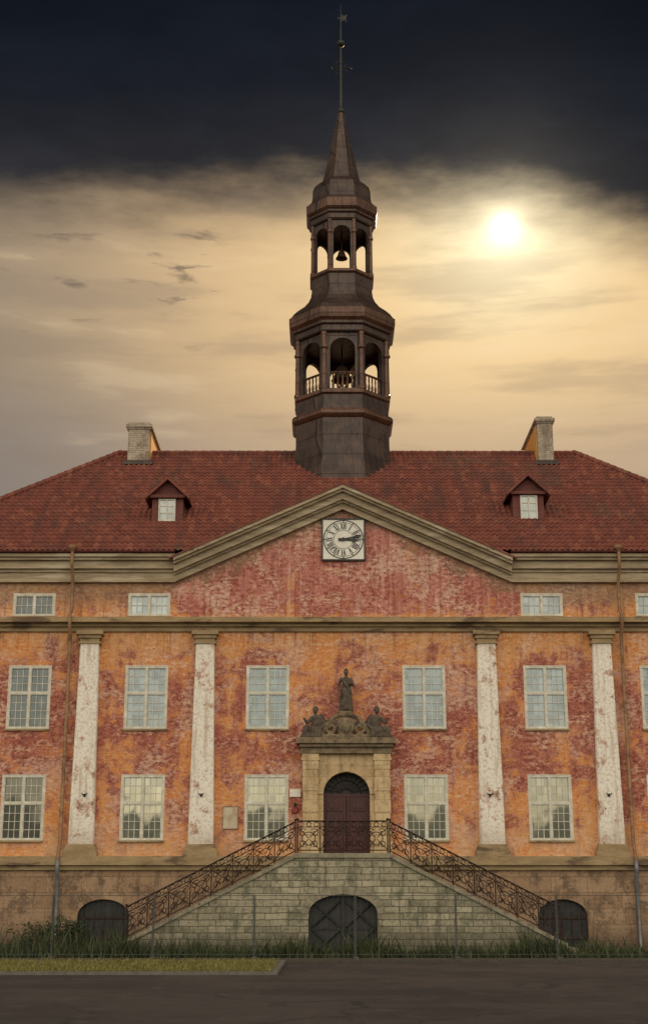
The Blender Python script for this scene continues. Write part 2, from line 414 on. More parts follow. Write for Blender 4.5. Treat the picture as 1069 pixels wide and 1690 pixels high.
# ------------------------------------------------------------------ town hall
TH = thing('town_hall', 'old town hall with peeling orange and red plaster, red tiled roof and dark tower', 'building')
HW = 17.6; BD = 14.5          # half width, depth
XW = [2.935, 7.49, 11.88, 16.0]
WW = 1.54
zU0, zU1 = zat(1203, .03), zat(1100, .03)
zL0, zL1 = zat(1387, .03), zat(1280, .03)
zA0, zA1 = zat(1017, .03), zat(981, .03)
ops = []
for sx in (-1, 1):
    for i, x in enumerate(XW):
        X = sx * x
        ops += [(X - WW / 2, X + WW / 2, zU0, zU1), (X - WW / 2, X + WW / 2, zL0, zL1)]
        if i > 0: ops.append((X - WW / 2, X + WW / 2, zA0, zA1))
zLand = 3.44
DW = .86
zDs = zat(1311, -.1); zDt = zat(1275, -.1)
ops.append((-DW, DW, zLand - .3, zDt + .1))
zWtop = 14.6; zW0 = 3.0
w = MB()
xs = sorted({-HW, HW, *[o[0] for o in ops], *[o[1] for o in ops]}); zs = sorted({zW0, zWtop, *[o[2] for o in ops], *[o[3] for o in ops]})
for i in range(len(xs) - 1):
    for j in range(len(zs) - 1):
        cx, cz = (xs[i] + xs[i + 1]) / 2, (zs[j] + zs[j + 1]) / 2
        if any(o[0] < cx < o[1] and o[2] < cz < o[3] for o in ops): continue
        w.quad((xs[i], 0, zs[j]), (xs[i + 1], 0, zs[j]), (xs[i + 1], 0, zs[j + 1]), (xs[i], 0, zs[j + 1]))
for (a, b, c, d) in ops:
    for q in (((a, c), (b, c)), ((b, c), (b, d)), ((b, d), (a, d)), ((a, d), (a, c))):
        (p1, q1), (p2, q2) = q; w.quad((p1, 0, q1), (p2, 0, q2), (p2, .25, q2), (p1, .25, q1))
hx = (zAp - .55 - zWtop) / kP
w.quad((xP - hx, 0, zWtop), (xP + hx, 0, zWtop), (xP, 0, zAp - .55))
w.build('facade_wall', 'plaster', TH, recalc=False)
w = MB(); w.quad((-HW, 0, 0), (-HW, BD, 0), (-HW, BD, 14.7), (-HW, 0, 14.7)); w.quad((HW, 0, 0), (HW, BD, 0), (HW, BD, 14.7), (HW, 0, 14.7)); w.quad((-HW, BD, 0), (HW, BD, 0), (HW, BD, 14.7), (-HW, BD, 14.7))
w.build('side_wall', 'plaster', TH, recalc=False)
# plinth
zPl1 = zat(1436, -.2); YP = -.2
cl0, cl1 = at(127, 1520, YP).x, at(213, 1520, YP).x
cr0, cr1 = at(888, 1520, YP).x, at(970, 1520, YP).x
zcs, zct = zat(1512, YP), zat(1484, YP)
w = MB()
w.archwall(-HW - .2, -3, 0, zPl1, cl0, cl1, zcs, zct - zcs, YP, .2)
w.archwall(3, HW + .2, 0, zPl1, cr0, cr1, zcs, zct - zcs, YP, .2)
w.box(-3, 3, YP, .2, 0, zPl1)
w.build('plinth', 'plinth_stone', TH)
w = MB()
for a0, a1, y in ((zPl1, zPl1 + .17, -.3), (zPl1 + .17, zat(1413, -.42), -.42)): w.box(-HW - .3, HW + .3, y, -.002, a0, a1)
w.build('plinth_ledge', 'trim_stone', TH)
for a, b in ((cl0, cl1), (cr0, cr1)):
    w = MB(); c = (a + b) / 2; n = 16; h = (b - a) / 2 - .01
    poly = [(c - h, .03)] + [(c - h * math.cos(PI * k / n), zcs + (zct - zcs - .01) * math.sin(PI * k / n)) for k in range(n + 1)] + [(c + h, .03)]
    w.prism(poly, 0, .08); d = w.build('cellar_door', 'black_iron', TH)
    w = MB()
    for k in range(-2, 3): w.box(c + k * h * .38 - .015, c + k * h * .38 + .015, -.03, -.001, .05, zcs + .15)
    w.box(c - h * .95, c + h * .95, -.05, -.031, .55, .63); w.box(c - h * .95, c + h * .95, -.05, -.031, 1.25, 1.33)
    w.build('door_band', 'iron', d)
# string course
zS0, zS1 = zat(1042, -.1), zat(1018, -.4)
w = MB(); hh = zS1 - zS0
w.box(-HW - .1, HW + .1, -.1, -.002, zS0, zS0 + hh * .35); w.box(-HW - .18, HW + .18, -.2, -.002, zS0 + hh * .35, zS0 + hh * .62)
w.box(-HW - .4, HW + .4, -.42, -.002, zS0 + hh * .62, zS1)
w.build('string_course', 'trim_stone', TH)
# horizontal eaves cornice
zC0 = zat(960, -.2); zC1 = 14.66
for sgn in (-1, 1):
    xin = xP + sgn * hP; xo = sgn * (HW + .2); a, b = min(xin, xo), max(xin, xo)
    w = MB(); H = zC1 - zC0
    for k, (f0, f1, y) in enumerate(((0, .36, -.16), (.36, .48, -.22), (.48, .78, -.34), (.78, .88, -.48), (.88, 1, -.58))):
        w.box(a, b, y, -.002, zC0 + H * f0, zC0 + H * f1)
    w.build('eaves_cornice', 'wood_cornice', TH)
    w = MB(); n = 8
    prof = [(-.64 - .075 * math.cos(PI * k / n), zC1 + .09 - .075 * math.sin(PI * k / n)) for k in range(n + 1)]
    i0 = w.vs([(a, y, z) for y, z in prof]); i1 = w.vs([(b, y, z) for y, z in prof])
    for k in range(n): w.f.append((i0 + k, i0 + k + 1, i1 + k + 1, i1 + k))
    w.build('gutter', 'dormer_wood', TH)
# raking cornice of the pediment
for sgn in (-1, 1):
    w = MB(); xe = xP + sgn * (hP + .05)
    lay = [(0, .16, -.72), (.16, .28, -.6), (.28, .60, -.44), (.60, .70, -.3), (.70, 1, -.18)]
    for f0, f1, y in lay:
        t0, t1 = f0 * rk, f1 * rk
        zt = lambda x, t: zAp - kP * abs(x - xP) - t
        w.prism([(xP, zt(xP, t1)), (xe, zt(xe, t1)), (xe, zt(xe, t0)), (xP, zt(xP, t0))], y, -.002)
    w.build('raking_cornice', 'wood_cornice', TH)
# main roof
EZ, EY, RY = 14.72, -.7, 7.0
RZ = zat(748, RY); XR0, XR1 = at(199, 750, RY).x, at(946, 747, RY).x
XE = 18.0
def tiled(A, B, Dp, Cp, du, tile=.22, row=.35):
    A, B, Dp, Cp = map(Vector, (A, B, Dp, Cp)); e = (B - A).normalized(); W = (B - A).length
    up = Dp - A; l0 = up.dot(e); sl = up - e * l0; L = sl.length; sl = sl / L; nrm = e.cross(sl)
    r0 = (Cp - A).dot(e)                                   # u of the ridge's far end
    nu = int(W / du) + 1; nr = int(L / row) + 1; w = MB()
    us = [W * i / nu for i in range(nu + 1)]
    vsamp = []
    for r in range(nr): vsamp += [(r * row, .035), (min((r + 1) * row, L) - .004, .0)]
    idx = {}; P_ = {}
    for i, u in enumerate(us):
        vm = L
        if l0 > 1e-4: vm = min(vm, L * u / l0)
        if W - r0 > 1e-4: vm = min(vm, L * (W - u) / (W - r0))
        ph = (u / tile) % 1.0
        h = .045 * (math.sin(PI * min(ph / .62, 1)) if ph < .62 else -.4 * math.sin(PI * (ph - .62) / .38))
        for j, (v, o) in enumerate(vsamp):
            cl = v > vm; vv = min(v, vm); pt = A + e * u + sl * vv + nrm * (h + o)
            P_[i, j] = pt; idx[i, j] = (w.vs([pt]), cl)
    for i in range(nu):
        for j in range(len(vsamp) - 1):
            q = [idx[i, j], idx[i + 1, j], idx[i + 1, j + 1], idx[i, j + 1]]
            if q[0][1] and q[1][1]: continue
            pt = (P_[i, j] + P_[i, j + 1]) / 2             # the main slope stops where the pediment's own roof covers it
            if pt.y < .9 and abs(pt.x - xP) < hP + .02 and pt.z < zAp - kP * abs(pt.x - xP) - .06: continue
            w.f.append(tuple(a for a, _ in q))
    return w
E = lambda x, y: (x, y, EZ)
BY = 2 * RY - EY
w = tiled(E(-XE, EY), E(XE, EY), (XR0, RY, RZ), (XR1, RY, RZ), .044)
for args in ((E(XE, EY), E(XE, BY), (XR1, RY, RZ), (XR1, RY, RZ), .11), (E(XE, BY), E(-XE, BY), (XR1, RY, RZ), (XR0, RY, RZ), .11), (E(-XE, BY), E(-XE, EY), (XR0, RY, RZ), (XR0, RY, RZ), .11)):
    t = tiled(*args); off = len(w.v); w.v += t.v; w.f += [tuple(a + off for a in f) for f in t.f]
roof = w.build('roof', 'roof', TH, smooth=False, recalc=False)
# pediment roof
zb = lambda z: EY + (z - EZ) / ((RZ - EZ) / (RY - EY))
w = MB()
for sgn in (-1, 1):
    xe = xP + sgn * (hP + .25)
    w.quad((xP, -.76, zAp + .05), (xe, -.76, zEn - .05), (xe, EY + .3, zEn - .02), (xP, zb(zAp + .1), zAp + .06))
    w.quad((xP, -.76, zAp + .05), (xe, -.76, zEn - .05), (xe, -.76, zEn - .12), (xP, -.76, zAp - .0))
w.build('pediment_roof', 'roof', roof, recalc=False)
# ridge and hip tiles
def ridge(A, B, r=.13):
    A, B = Vector(A), Vector(B); n = int((B - A).length / .4); w = MB()
    for k in range(n):
        w.tube([A.lerp(B, k / n), A.lerp(B, (k + 1.12) / n)], [r * 1.08, r * .88], 8)
    return w
w = ridge((XR0, RY, RZ), (XR1, RY, RZ))
for x, sx in ((XR0, -1), (XR1, 1)):
    t = ridge((sx * XE, EY, EZ + .05), (x, RY, RZ + .03)); off = len(w.v); w.v += t.v; w.f += [tuple(a + off for a in f) for f in t.f]
    t = ridge((sx * XE, BY, EZ + .05), (x, RY, RZ + .03)); off = len(w.v); w.v += t.v; w.f += [tuple(a + off for a in f) for f in t.f]
w.build('ridge_tiles', 'roof', roof)

# windows
def make_window(nm, W, H, cols, rows_top, rows_bot, tf):
    f = MB(); a = W / 2; fr = .06; pn = MB(); mh = .0105
    f.box(-a, a, -.03, .12, 0, fr); f.box(-a, a, -.03, .12, H - fr, H); f.box(-a, -a + fr, -.028, .12, fr, H - fr); f.box(a - fr, a, -.028, .12, fr, H - fr)
    zt = H * (1 - tf) if tf else None
    if tf: f.box(-a + fr, a - fr, -.024, .1, zt - .04, zt + .04)
    f.box(-.04, .04, -.034, .1, fr, H - fr)
    secs = [(fr, zt - .04, rows_bot), (zt + .04, H - fr, rows_top)] if tf else [(fr, H - fr, rows_bot)]
    for x0, x1 in ((-a + fr, -.04), (.04, a - fr)):
        for z0, z1, nr in secs:
            sb = .026
            f.box(x0, x0 + sb, -.01, .08, z0, z1); f.box(x1 - sb, x1, -.01, .08, z0, z1)
            f.box(x0 + sb, x1 - sb, -.012, .08, z0, z0 + sb); f.box(x0 + sb, x1 - sb, -.012, .08, z1 - sb, z1)
            X0, X1, Z0, Z1 = x0 + sb, x1 - sb, z0 + sb, z1 - sb
            for k in range(1, cols): xx = X0 + (X1 - X0) * k / cols; f.box(xx - mh, xx + mh, .015, .07, Z0, Z1)
            for k in range(1, nr): zz = Z0 + (Z1 - Z0) * k / nr; f.box(X0, X1, .018, .07, zz - mh, zz + mh)
    nx, nz = 7, 9; ids = {}
    for i in range(nx + 1):
        for j in range(nz + 1): ids[i, j] = pn.vs([(-a + fr + (W - 2 * fr) * i / nx, .055 + random.gauss(0, .0007), fr + (H - 2 * fr) * j / nz)])
    for i in range(nx):
        for j in range(nz): pn.f.append((ids[i, j], ids[i + 1, j], ids[i + 1, j + 1], ids[i, j + 1]))
    wo = f.build(nm, 'white_paint', TH)
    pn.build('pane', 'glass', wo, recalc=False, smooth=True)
    s = MB(); s.box(-a - .06, a + .06, -.1, .1, -.07, -.002); s.build('sill', 'trim_stone', wo)
    s = MB(); c_ = .035; s.box(-a - c_, -a - .002, -.035, .02, 0, H + c_); s.box(a + .002, a + c_, -.035, .02, 0, H + c_); s.box(-a - .002, a + .002, -.035, .02, H + .002, H + c_)
    s.build('casing', 'white_paint', wo)
    return wo
protoU = [make_window('window', WW, zU1 - zU0, 3, 3, 4, .43) for _ in range(3)]
protoL = [make_window('window', WW, zL1 - zL0, 3, 3, 4, .43) for _ in range(3)]
protoA = [make_window('window', WW, zA1 - zA0, 3, 0, 2, None)]
used = {}
def put(protos, k, loc):
    p = protos[k % len(protos)]
    if p.name not in used: used[p.name] = 1; p.location = loc; return p
    return dup(p, TH, loc)
k = 0
for i, x in enumerate(XW):
    for sx in (-1, 1):
        put(protoU, k, (sx * x, .03, zU0)); put(protoL, k, (sx * x, .03, zL0)); k += 1
        if i > 0: put(protoA, 0, (sx * x, .03, zA0))
# pilasters
zp0, zp1 = zat(1413, -.42), zS0
zc = zat(1062, -.3); zbse = zat(1393, -.35)
for X in (-9.65, -5.3, 5.3, 9.65, -14.0, 14.0):
    w = MB(); n = 10
    rows = []
    for k in range(n + 1):
        t = k / n; hw = (.465 + (.345 - .465) * t)
        rows.append(w.vs([(X - hw, -.001, zbse + (zc - zbse) * t), (X - hw, -.25, zbse + (zc - zbse) * t), (X - hw + .03, -.28, zbse + (zc - zbse) * t), (X + hw - .03, -.28, zbse + (zc - zbse) * t), (X + hw, -.25, zbse + (zc - zbse) * t), (X + hw, -.001, zbse + (zc - zbse) * t)]))
    for k in range(n):
        for q in range(5): w.f.append((rows[k] + q, rows[k] + q + 1, rows[k + 1] + q + 1, rows[k + 1] + q))
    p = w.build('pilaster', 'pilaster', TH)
    w = MB(); H = zp1 - zc
    for f0, f1, hw, d in ((0, .13, .42, .32), (.13, .42, .36, .29), (.42, .68, .42, .34), (.68, 1, .5, .41)): w.box(X - hw, X + hw, -d, -.001, zc + H * f0, zc + H * f1 - (.002 if f1 == 1 else 0))
    w.build('capital', 'trim_stone', p)
    w = MB(); H = zbse - zp0
    for f0, f1, hw, d in ((0, .5, .62, .40), (.5, .78, .57, .36), (.78, 1, .52, .32)): w.box(X - hw, X + hw, -d, -.001, zp0 + H * f0 + .001, zp0 + H * f1)
    w.build('base', 'trim_stone', p)
# chimneys
sl_ = (RZ - EZ) / (RY - EY)
for side, (p0, p1, pt) in enumerate(((209, 249, 697), (885, 915, 687))):
    Yf = 6.0
    a, b = at(p0, 740, Yf).x, at(p1, 740, Yf).x
    zt = zat(pt, Yf); zb_ = EZ + sl_ * (Yf - EY) - .3
    Yb = 11.6
    w = MB(); w.box(a + .06, b - .06, Yf, Yf + .3, zb_, zt - .32); c = w.build('chimney', 'chimney_brick', roof)
    w = MB(); w.box(a + .03, b - .03, Yf + .301, Yb, zb_, zt - .325); c = w.build('chimney_flank', 'sunlit_flank', roof)
    w = MB(); w.box(a + .01, b - .01, Yf - .04, Yb + .04, zt - .32, zt - .24); w.box(a - .04, b + .04, Yf - .09, Yb + .09, zt - .24, zt - .1); w.box(a + .05, b - .05, Yf + .02, Yb - .02, zt - .1, zt)
    w.build('chimney_cap', 'chimney_brick', roof)
    w = MB(); w.box(a - .12, b + .12, Yf - .12, Yf - .002, zb_ + .28, zb_ + .46); w.build('flashing', 'tower_metal', roof)
# dormers
def roofhit(px, py):
    d = raydir(px, py); k = (EZ - sl_ * EY + sl_ * CY - CZ) / (d.z - sl_ * d.y); return Vector((CX + d.x * k, CY + d.y * k, CZ + d.z * k))
for pc, pb, w0, w1, pe, pk in ((276, 861, 261, 291, 818, 790), (872, 857, 857, 887, 812, 784)):
    h = roofhit(pc, pb); Y = h.y; X = h.x
    z0 = h.z - .05; ze = zat(pe, Y); zk = zat(pk, Y); hb = .62
    w = MB(); w.prism([(X - hb, z0 - .3), (X + hb, z0 - .3), (X + hb, ze), (X, zk - .12), (X - hb, ze)], Y, Y + 3.2); d = w.build('dormer', 'dormer_wood', TH)
    w = MB(); ho = .88; tk = .1; m = (zk - ze) / .75
    zl = zk - m * ho * .98
    for sg in (-1, 1): w.prism([(X, zk - tk), (X + sg * ho, zl - tk), (X + sg * ho, zl), (X, zk)], Y - .28, Y + 3.4)
    w.build('dormer_roof', 'roof', d)
    w = MB(); w.box(X - hb - .08, X + hb + .08, Y - .16, Y - .002, ze - .12, ze + .0); w.build('dormer_cornice', 'dormer_wood', d)
    a, b = at(w0 + 1, 840, Y).x, at(w1 - 1, 840, Y).x; q0, q1 = z0 + .06, zat(pe + 6, Y)
    w = MB(); fr = .06
    w.box(a, b, Y - .06, Y - .003, q0, q0 + fr); w.box(a, b, Y - .06, Y - .003, q1 - fr, q1)
    for x in (a, b - fr, (a + b) / 2 - fr / 2): w.box(x, x + fr, Y - .062, Y - .003, q0 + fr, q1 - fr)
    for t in (.36, .68): w.box(a + fr, b - fr, Y - .05, Y - .003, q0 + (q1 - q0) * t - .02, q0 + (q1 - q0) * t + .02)
    wo = w.build('dormer_window', 'white_paint', d)
    w = MB(); w.box(a + fr, b - fr, Y - .025, Y - .004, q0 + fr, q1 - fr); w.build('dormer_pane', 'glass', d)
# portal
pY = -.45
px_ = lambda p, y: at(p, y, pY).x
zPc0, zPc1 = zat(1232, pY), zat(1217, pY - .2)
xl, xr = px_(498, 1300), px_(645, 1300)
w = MB(); w.archwall(xl + .5, xr - .5, zLand, zPc0 - .25, -DW + .02, DW, zDs, zDt - zDs, -.3, .06, n=20); portal = w.build('portal', 'portal_stone', TH)
n = 20; w = MB()
for k in range(n):                                            # archivolt
    a0, a1 = PI * k / n, PI * (k + 1) / n; H_ = zDt - zDs
    q = lambda a, r: (-(DW + r) * math.cos(a), zDs + (H_ + r) * math.sin(a))
    w.prism([q(a0, .0), q(a1, .0), q(a1, .2), q(a0, .2)], -.36, -.301)
w.prism([(-.11, zDt + .01), (.11, zDt + .01), (.16, zDt + .34), (-.16, zDt + .34)], -.42, -.362)
w.build('archivolt', 'portal_stone', portal)
for sg, (a, b) in ((-1, (xl, xl + .62)), (1, (xr - .62, xr))):
    w = MB(); w.box(a + .04, b - .04, -.46, -.001, zLand + .5, zPc0 - .5)
    w.box(a - .02, b + .02, -.5, -.001, zLand, zLand + .5); w.box(a - .02, b + .02, -.5, -.001, zPc0 - .5, zPc0 - .38); w.box(a, b, -.47, -.001, zPc0 - .38, zPc0 - .25)
    for k in range(4):
        z = zLand + .75 + k * .78
        w.box(a + .02, b - .02, -.48, -.462, z, z + .42)
    w.build('portal_pilaster', 'portal_stone', portal)
w = MB(); w.box(xl - .05, xr + .05, -.5, -.001, zPc0 - .248, zPc0 - .02); w.box(xl - .1, xr + .1, -.62, -.001, zPc0 - .02, zPc0 + .1); w.box(xl - .2, xr + .2, -.72, -.001, zPc0 + .1, zPc1)
w.build('portal_cornice', 'carved_stone', portal)
# door
w = MB(); w.box(-DW - .05, -.012, .02, .1, zLand, zDs - .08); w.box(.012, DW + .05, .02, .1, zLand, zDs - .08); w.box(-DW - .05, DW + .05, -.0, .09, zDs - .078, zDs + .03)
for sg in (-1, 1):
    for q0, q1 in ((.15, .75), (.9, 1.5), (1.62, 2.0)):
        x0, x1 = sorted((sg * .14, sg * .72)); w.box(x0, x1, -.02, .018, zLand + q0, zLand + q1); w.box(x0 + .1, x1 - .1, -.045, -.022, zLand + q0 + .1, zLand + q1 - .1)
door = w.build('door', 'door_wood', TH)
w = MB(); w.box(-DW - .05, DW + .05, .1, .14, zDs + .032, zDt + .08); w.build('fanlight', 'black_iron', door)
w = MB()
for k in range(1, 12):
    a = PI * k / 12; w.tube([(-.2 * math.cos(a), .05, zDs + .05 + .12 * math.sin(a)), (-DW * math.cos(a), .05, zDs + (zDt - zDs) * math.sin(a))], .012, 5)
for r in (.25, .62): w.tube([(-r * DW * math.cos(PI * k / 16), .05, zDs + .03 + r * (zDt - zDs) * math.sin(PI * k / 16)) for k in range(17)], .014, 5)
w.build('fanlight_grille', 'iron', door)
w = MB(); w.tube([(.05, .02, zLand + 1.08), (.05, -.06, zLand + 1.08), (.05, -.06, zLand + 1.24)], .015, 6); w.build('handle', 'bell_bronze', door)
# cartouche on the portal
zs0 = zPc1
w = MB(); cxx = -.03
w.ell((cxx, -.4, zs0 + .45), (.36, .16, .42)); w.ell((cxx, -.5, zs0 + .45), (.24, .12, .28))
for sg in (-1, 1):
    for k in range(22):
        a = k * .42; r = .27 * (1 - k / 28); w.ell((cxx + sg * (.52 - r * math.cos(a)), -.42, zs0 + .36 + r * math.sin(a)), (.06, .07, .06), 8, 6)
    w.limb([(cxx + sg * .25, -.42, zs0 + .85), (cxx + sg * .5, -.42, zs0 + .7), (cxx + sg * .8, -.42, zs0 + .35), (cxx + sg * .95, -.42, zs0 + .1)], [.07, .09, .1, .1])
    w.limb([(cxx, -.42, zs0 + .9), (cxx + sg * .2, -.42, zs0 + .8)], [.09, .07])
w.box(cxx - .95, cxx + .95, -.5, -.1, zs0 + .0, zs0 + .14); w.box(cxx - .24, cxx + .24, -.56, -.1, zs0 + .8, zs0 + 1.0)
cart = remesh(w.build('cartouche', 'carved_stone', portal), .03)

# ------------------------------------------------------------------ tower (part of town hall)
TY = RY; TXc = 0.0
def PR(lst):
    out = []
    for hw, py in lst:
        z = zat(py, TY); out.append((hw / scale_at(TY, z), z))
    return out
w = MB(); w.ring(PR([(83, 830), (83, 792), (79, 775), (76.5, 755), (76, 745), (76, 714)]), TXc, TY, oct_=True); tower = w.build('bell_tower', 'tower_metal', TH)
def sub(name, lst, mat='tower_metal'):
    w = MB(); w.ring(PR(lst), TXc, TY, oct_=True); return w.build(name, mat, tower)
sub('cornice', [(76, 714.2), (79, 712.2), (82, 709), (82, 704), (79, 700), (77, 699)], 'tower_trim')
sub('parapet', [(75, 699.2), (74, 676)])
sub('gallery_sill', [(74, 676.2), (77.5, 674), (77.5, 668.5), (73, 668)], 'tower_trim')
def face_xf(a, k):
    th = -PI / 2 + k * PI / 4; nx, ny = math.cos(th), math.sin(th); tx, ty = -ny, nx
    return lambda u, d, z: (TXc + nx * (a - d) + tx * u, TY + ny * (a - d) + ty * u, z)
def arcade(name, a, z0, z1, ow, zs, rise, th, colr):
    hwid = a * math.tan(PI / 8)
    for k in range(8):
        w = MB(); xf = face_xf(a, k)
        w.archwall(-hwid + .02, hwid - .02, z0, z1, -ow / 2, ow / 2, zs, rise, 0, th, xf=xf, n=12)
        o = w.build(name, 'tower_metal', tower)
    for k in range(8):
        w = MB(); an = -PI / 2 + PI / 8 + k * PI / 4; rr = a / math.cos(PI / 8) + colr * .2
        c = (TXc + rr * math.cos(an), TY + rr * math.sin(an)); hz = z1 - z0
        w.ring([(colr * 1.35, z0 + .001), (colr * 1.35, z0 + .12), (colr, z0 + .16), (colr * .88, zs - .1), (colr * .9, zs - .06), (colr * 1.35, zs), (colr * 1.35, zs + .09), (colr, zs + .1), (colr, z1 - .001)], c[0], c[1], n=10)
        w.build('column', 'tower_trim', tower, smooth=False)
aL = 71 / scale_at(TY, zat(620, TY))
z0L, z1L = zat(668, TY), zat(576, TY)
zArT = zat(557, TY - aL)
arcade('gallery_arch', aL, z0L, z1L, 1.1, zArT - .5, .5, .2, .13)
sub('entablature', [(74, 576.2), (76, 574), (76, 566), (80, 564), (80, 560)], 'tower_metal')
sub('gallery_cornice', [(80, 560.2), (85, 556), (86, 550), (86, 541), (83, 539)], 'tower_trim')
sub('gallery_roof', [(83, 539.2), (78, 532), (71, 525), (61, 517), (54, 508), (50.5, 500), (50, 495)])
sub('lantern_parapet', [(49.5, 495.2), (48.5, 471)])
sub('lantern_sill', [(49, 471.2), (52, 469), (52, 465), (48, 464.5)], 'tower_trim')
aU = 46.5 / scale_at(TY, zat(420, TY))
z0U, z1U = zat(464.5, TY), zat(384, TY)
zArU = zat(371, TY - aU)
arcade('lantern_arch', aU, z0U, z1U, .78, zArU - .38, .38, .12, .09)
sub('lantern_entablature', [(48.5, 384.2), (50, 382), (50, 375), (53, 373), (53, 370)], 'tower_metal')
sub('lantern_cornice', [(53, 370.2), (57, 366), (57.5, 361), (57.5, 353), (55, 351)], 'tower_trim')
sub('lantern_roof', [(55, 351.2), (49, 345), (47.5, 338), (47, 326), (44, 318), (36, 310), (31, 306), (30, 304)])
sub('spire', [(30, 304.2), (24.5, 280), (17, 245), (10, 212), (5, 188)])
def zr(py): return zat(py, TY)
w = MB(); w.ring([(.06, zr(190)), (.12, zr(189)), (.2, zr(186)), (.2, zr(182)), (.1, zr(179)), (.085, zr(176)), (.055, zr(90)), (.04, zr(40)), (.02, zr(8))], TXc, TY, n=10)
w.ell((TXc, TY, zr(72)), (.2, .2, .19)); w.ell((TXc, TY, zr(184)), (.2, .2, .14))
w.build('finial', 'black_iron', tower, smooth=True)
w = MB(); zc_ = zr(112)
for dx in (-1, 1):
    w.tube([(TXc + dx * .03, TY, zc_), (TXc + dx * .42, TY, zc_)], .022, 6)
    w.ell((TXc + dx * .46, TY, zc_), (.06, .06, .06), 8, 6)
    for dz in (-1, 1): w.tube([(TXc + dx * (.03 + .26 * math.sin(t * PI / 8)), TY, zc_ + dz * (.36 - .3 * t / 8)) for t in range(9)], .016, 5)
w.build('scroll_cross', 'black_iron', tower)
w = MB(); zv = zr(30)
w.prism([(TXc + .02, zv - .22), (TXc + .18, zv - .1), (TXc + .3, zv - .26), (TXc + .26, zv), (TXc + .3, zv + .2), (TXc + .15, zv + .12), (TXc + .02, zv + .24)], TY - .012, TY + .012)
w.prism([(TXc - .02, zv - .06), (TXc - .02, zv + .06), (TXc - .22, zv)], TY - .012, TY + .012)
w.build('weather_vane', 'black_iron', tower)
# gallery balusters, some per face
zb0, zb1 = z0L, z0L + .82
for k in range(8):
    xf = face_xf(aL - .1, k)
    for zz, rr in ((zb1, .055), (zb0 + .06, .045)):
        w = MB(); p0, p1 = xf(-.55, 0, zz), xf(.55, 0, zz); w.tube([p0, p1], rr, 6); w.build('balustrade_rail', 'tower_trim', tower)
    for j in range(5):
        c = xf(-.42 + .21 * j, 0, 0); w = MB()
        w.ring([(.03, zb0 + .08), (.05, zb0 + .16), (.065, zb0 + .28), (.03, zb0 + .45), (.045, zb0 + .6), (.03, zb1 - .03)], c[0], c[1], n=8)
        w.build('baluster', 'tower_trim', tower, smooth=True)
# bells hanging inside
def bell(name, label, zc, r, hang):
    t = thing(name, label, 'bell', (TXc, TY, zc))
    w = MB(); w.ring([(r, 0), (r * .98, .04 * r), (r * .78, .35 * r), (r * .62, .8 * r), (r * .52, 1.2 * r), (r * .3, 1.42 * r), (r * .05, 1.48 * r)], 0, 0, n=20, cap=False); w.build('bell_body', 'bell_bronze', t, smooth=True)
    w = MB(); w.tube([(0, 0, 1.2 * r), (0, 0, .02)], .02, 6); w.ell((0, 0, 0), (.1 * r + .03,) * 3); w.build('clapper', 'iron', t)
    w = MB(); w.tube([(0, 0, 1.46 * r), (0, 0, hang)], .04, 6); w.build('hanger', 'iron', t)
bell('bell', 'large bronze bell hanging in the lower open gallery of the tower', z0L + 1.15, .5, z1L - z0L - 1.15)
bell('bell', 'small bronze bell hanging in the upper lantern below the spire', z0U + 1.15, .28, z1U - z0U - 1.15)
w = MB(); w.tube([(-.7, TY + .3, z0L), (.75, TY + .6, z1L - .3)], .06, 6); w.tube([(-.45, TY + .3, z0L), (1.0, TY + .6, z1L - .3)], .06, 6)
for k in range(7): t = (k + .5) / 7; w.tube([(-.7 + 1.45 * t, TY + .3 + .3 * t, z0L + (z1L - .3 - z0L) * t), (-.45 + 1.45 * t, TY + .3 + .3 * t, z0L + (z1L - .3 - z0L) * t)], .03, 5)
tag(w.build('ladder', 'timber', None), 'slanting wooden ladder seen through the arches of the lower tower gallery', 'ladder')

# ------------------------------------------------------------------ clock
cc = at(566.5, 890, -.1); ck = thing('wall_clock', 'square white clock with black roman numerals and hands on the pediment', 'clock', (cc.x, 0, cc.z))
A_ = .79
w = MB(); w.box(-A_, A_, -.08, -.01, -A_, A_); w.build('dial', 'clock_white', ck)
w = MB(); fb = .055
for a0, a1, b0, b1 in ((-A_ - fb, A_ + fb, A_, A_ + fb), (-A_ - fb, A_ + fb, -A_ - fb, -A_), (-A_ - fb, -A_, -A_, A_), (A_, A_ + fb, -A_, A_)): w.box(a0, a1, -.11, -.005, b0, b1)
w.build('clock_frame', 'black_paint', ck)
w = MB(); nn = 64
def annulus(w, r0, r1, y0, y1):
    for k in range(nn):
        a, b = 2 * PI * k / nn, 2 * PI * (k + 1) / nn
        w.quad((r0 * math.sin(a), y0, r0 * math.cos(a)), (r1 * math.sin(a), y0, r1 * math.cos(a)), (r1 * math.sin(b), y0, r1 * math.cos(b)), (r0 * math.sin(b), y0, r0 * math.cos(b)))
annulus(w, .74, .78, -.086, 0); annulus(w, .668, .684, -.086, 0); annulus(w, .365, .382, -.086, 0)
for k in range(0, 60, 5):
    a = 2 * PI * k / 60; r0, r1, h = .682, .742, .018
    t = Vector((math.cos(a), 0, -math.sin(a))) * h; q = lambda r: Vector((r * math.sin(a), -.0865, r * math.cos(a)))
    w.quad(q(r0) - t, q(r0) + t, q(r1) + t, q(r1) - t)
w.build('minute_ring', 'black_paint', ck, recalc=False)
NUM = ['XII', 'I', 'II', 'III', 'IIII', 'V', 'VI', 'VII', 'VIII', 'IX', 'X', 'XI']
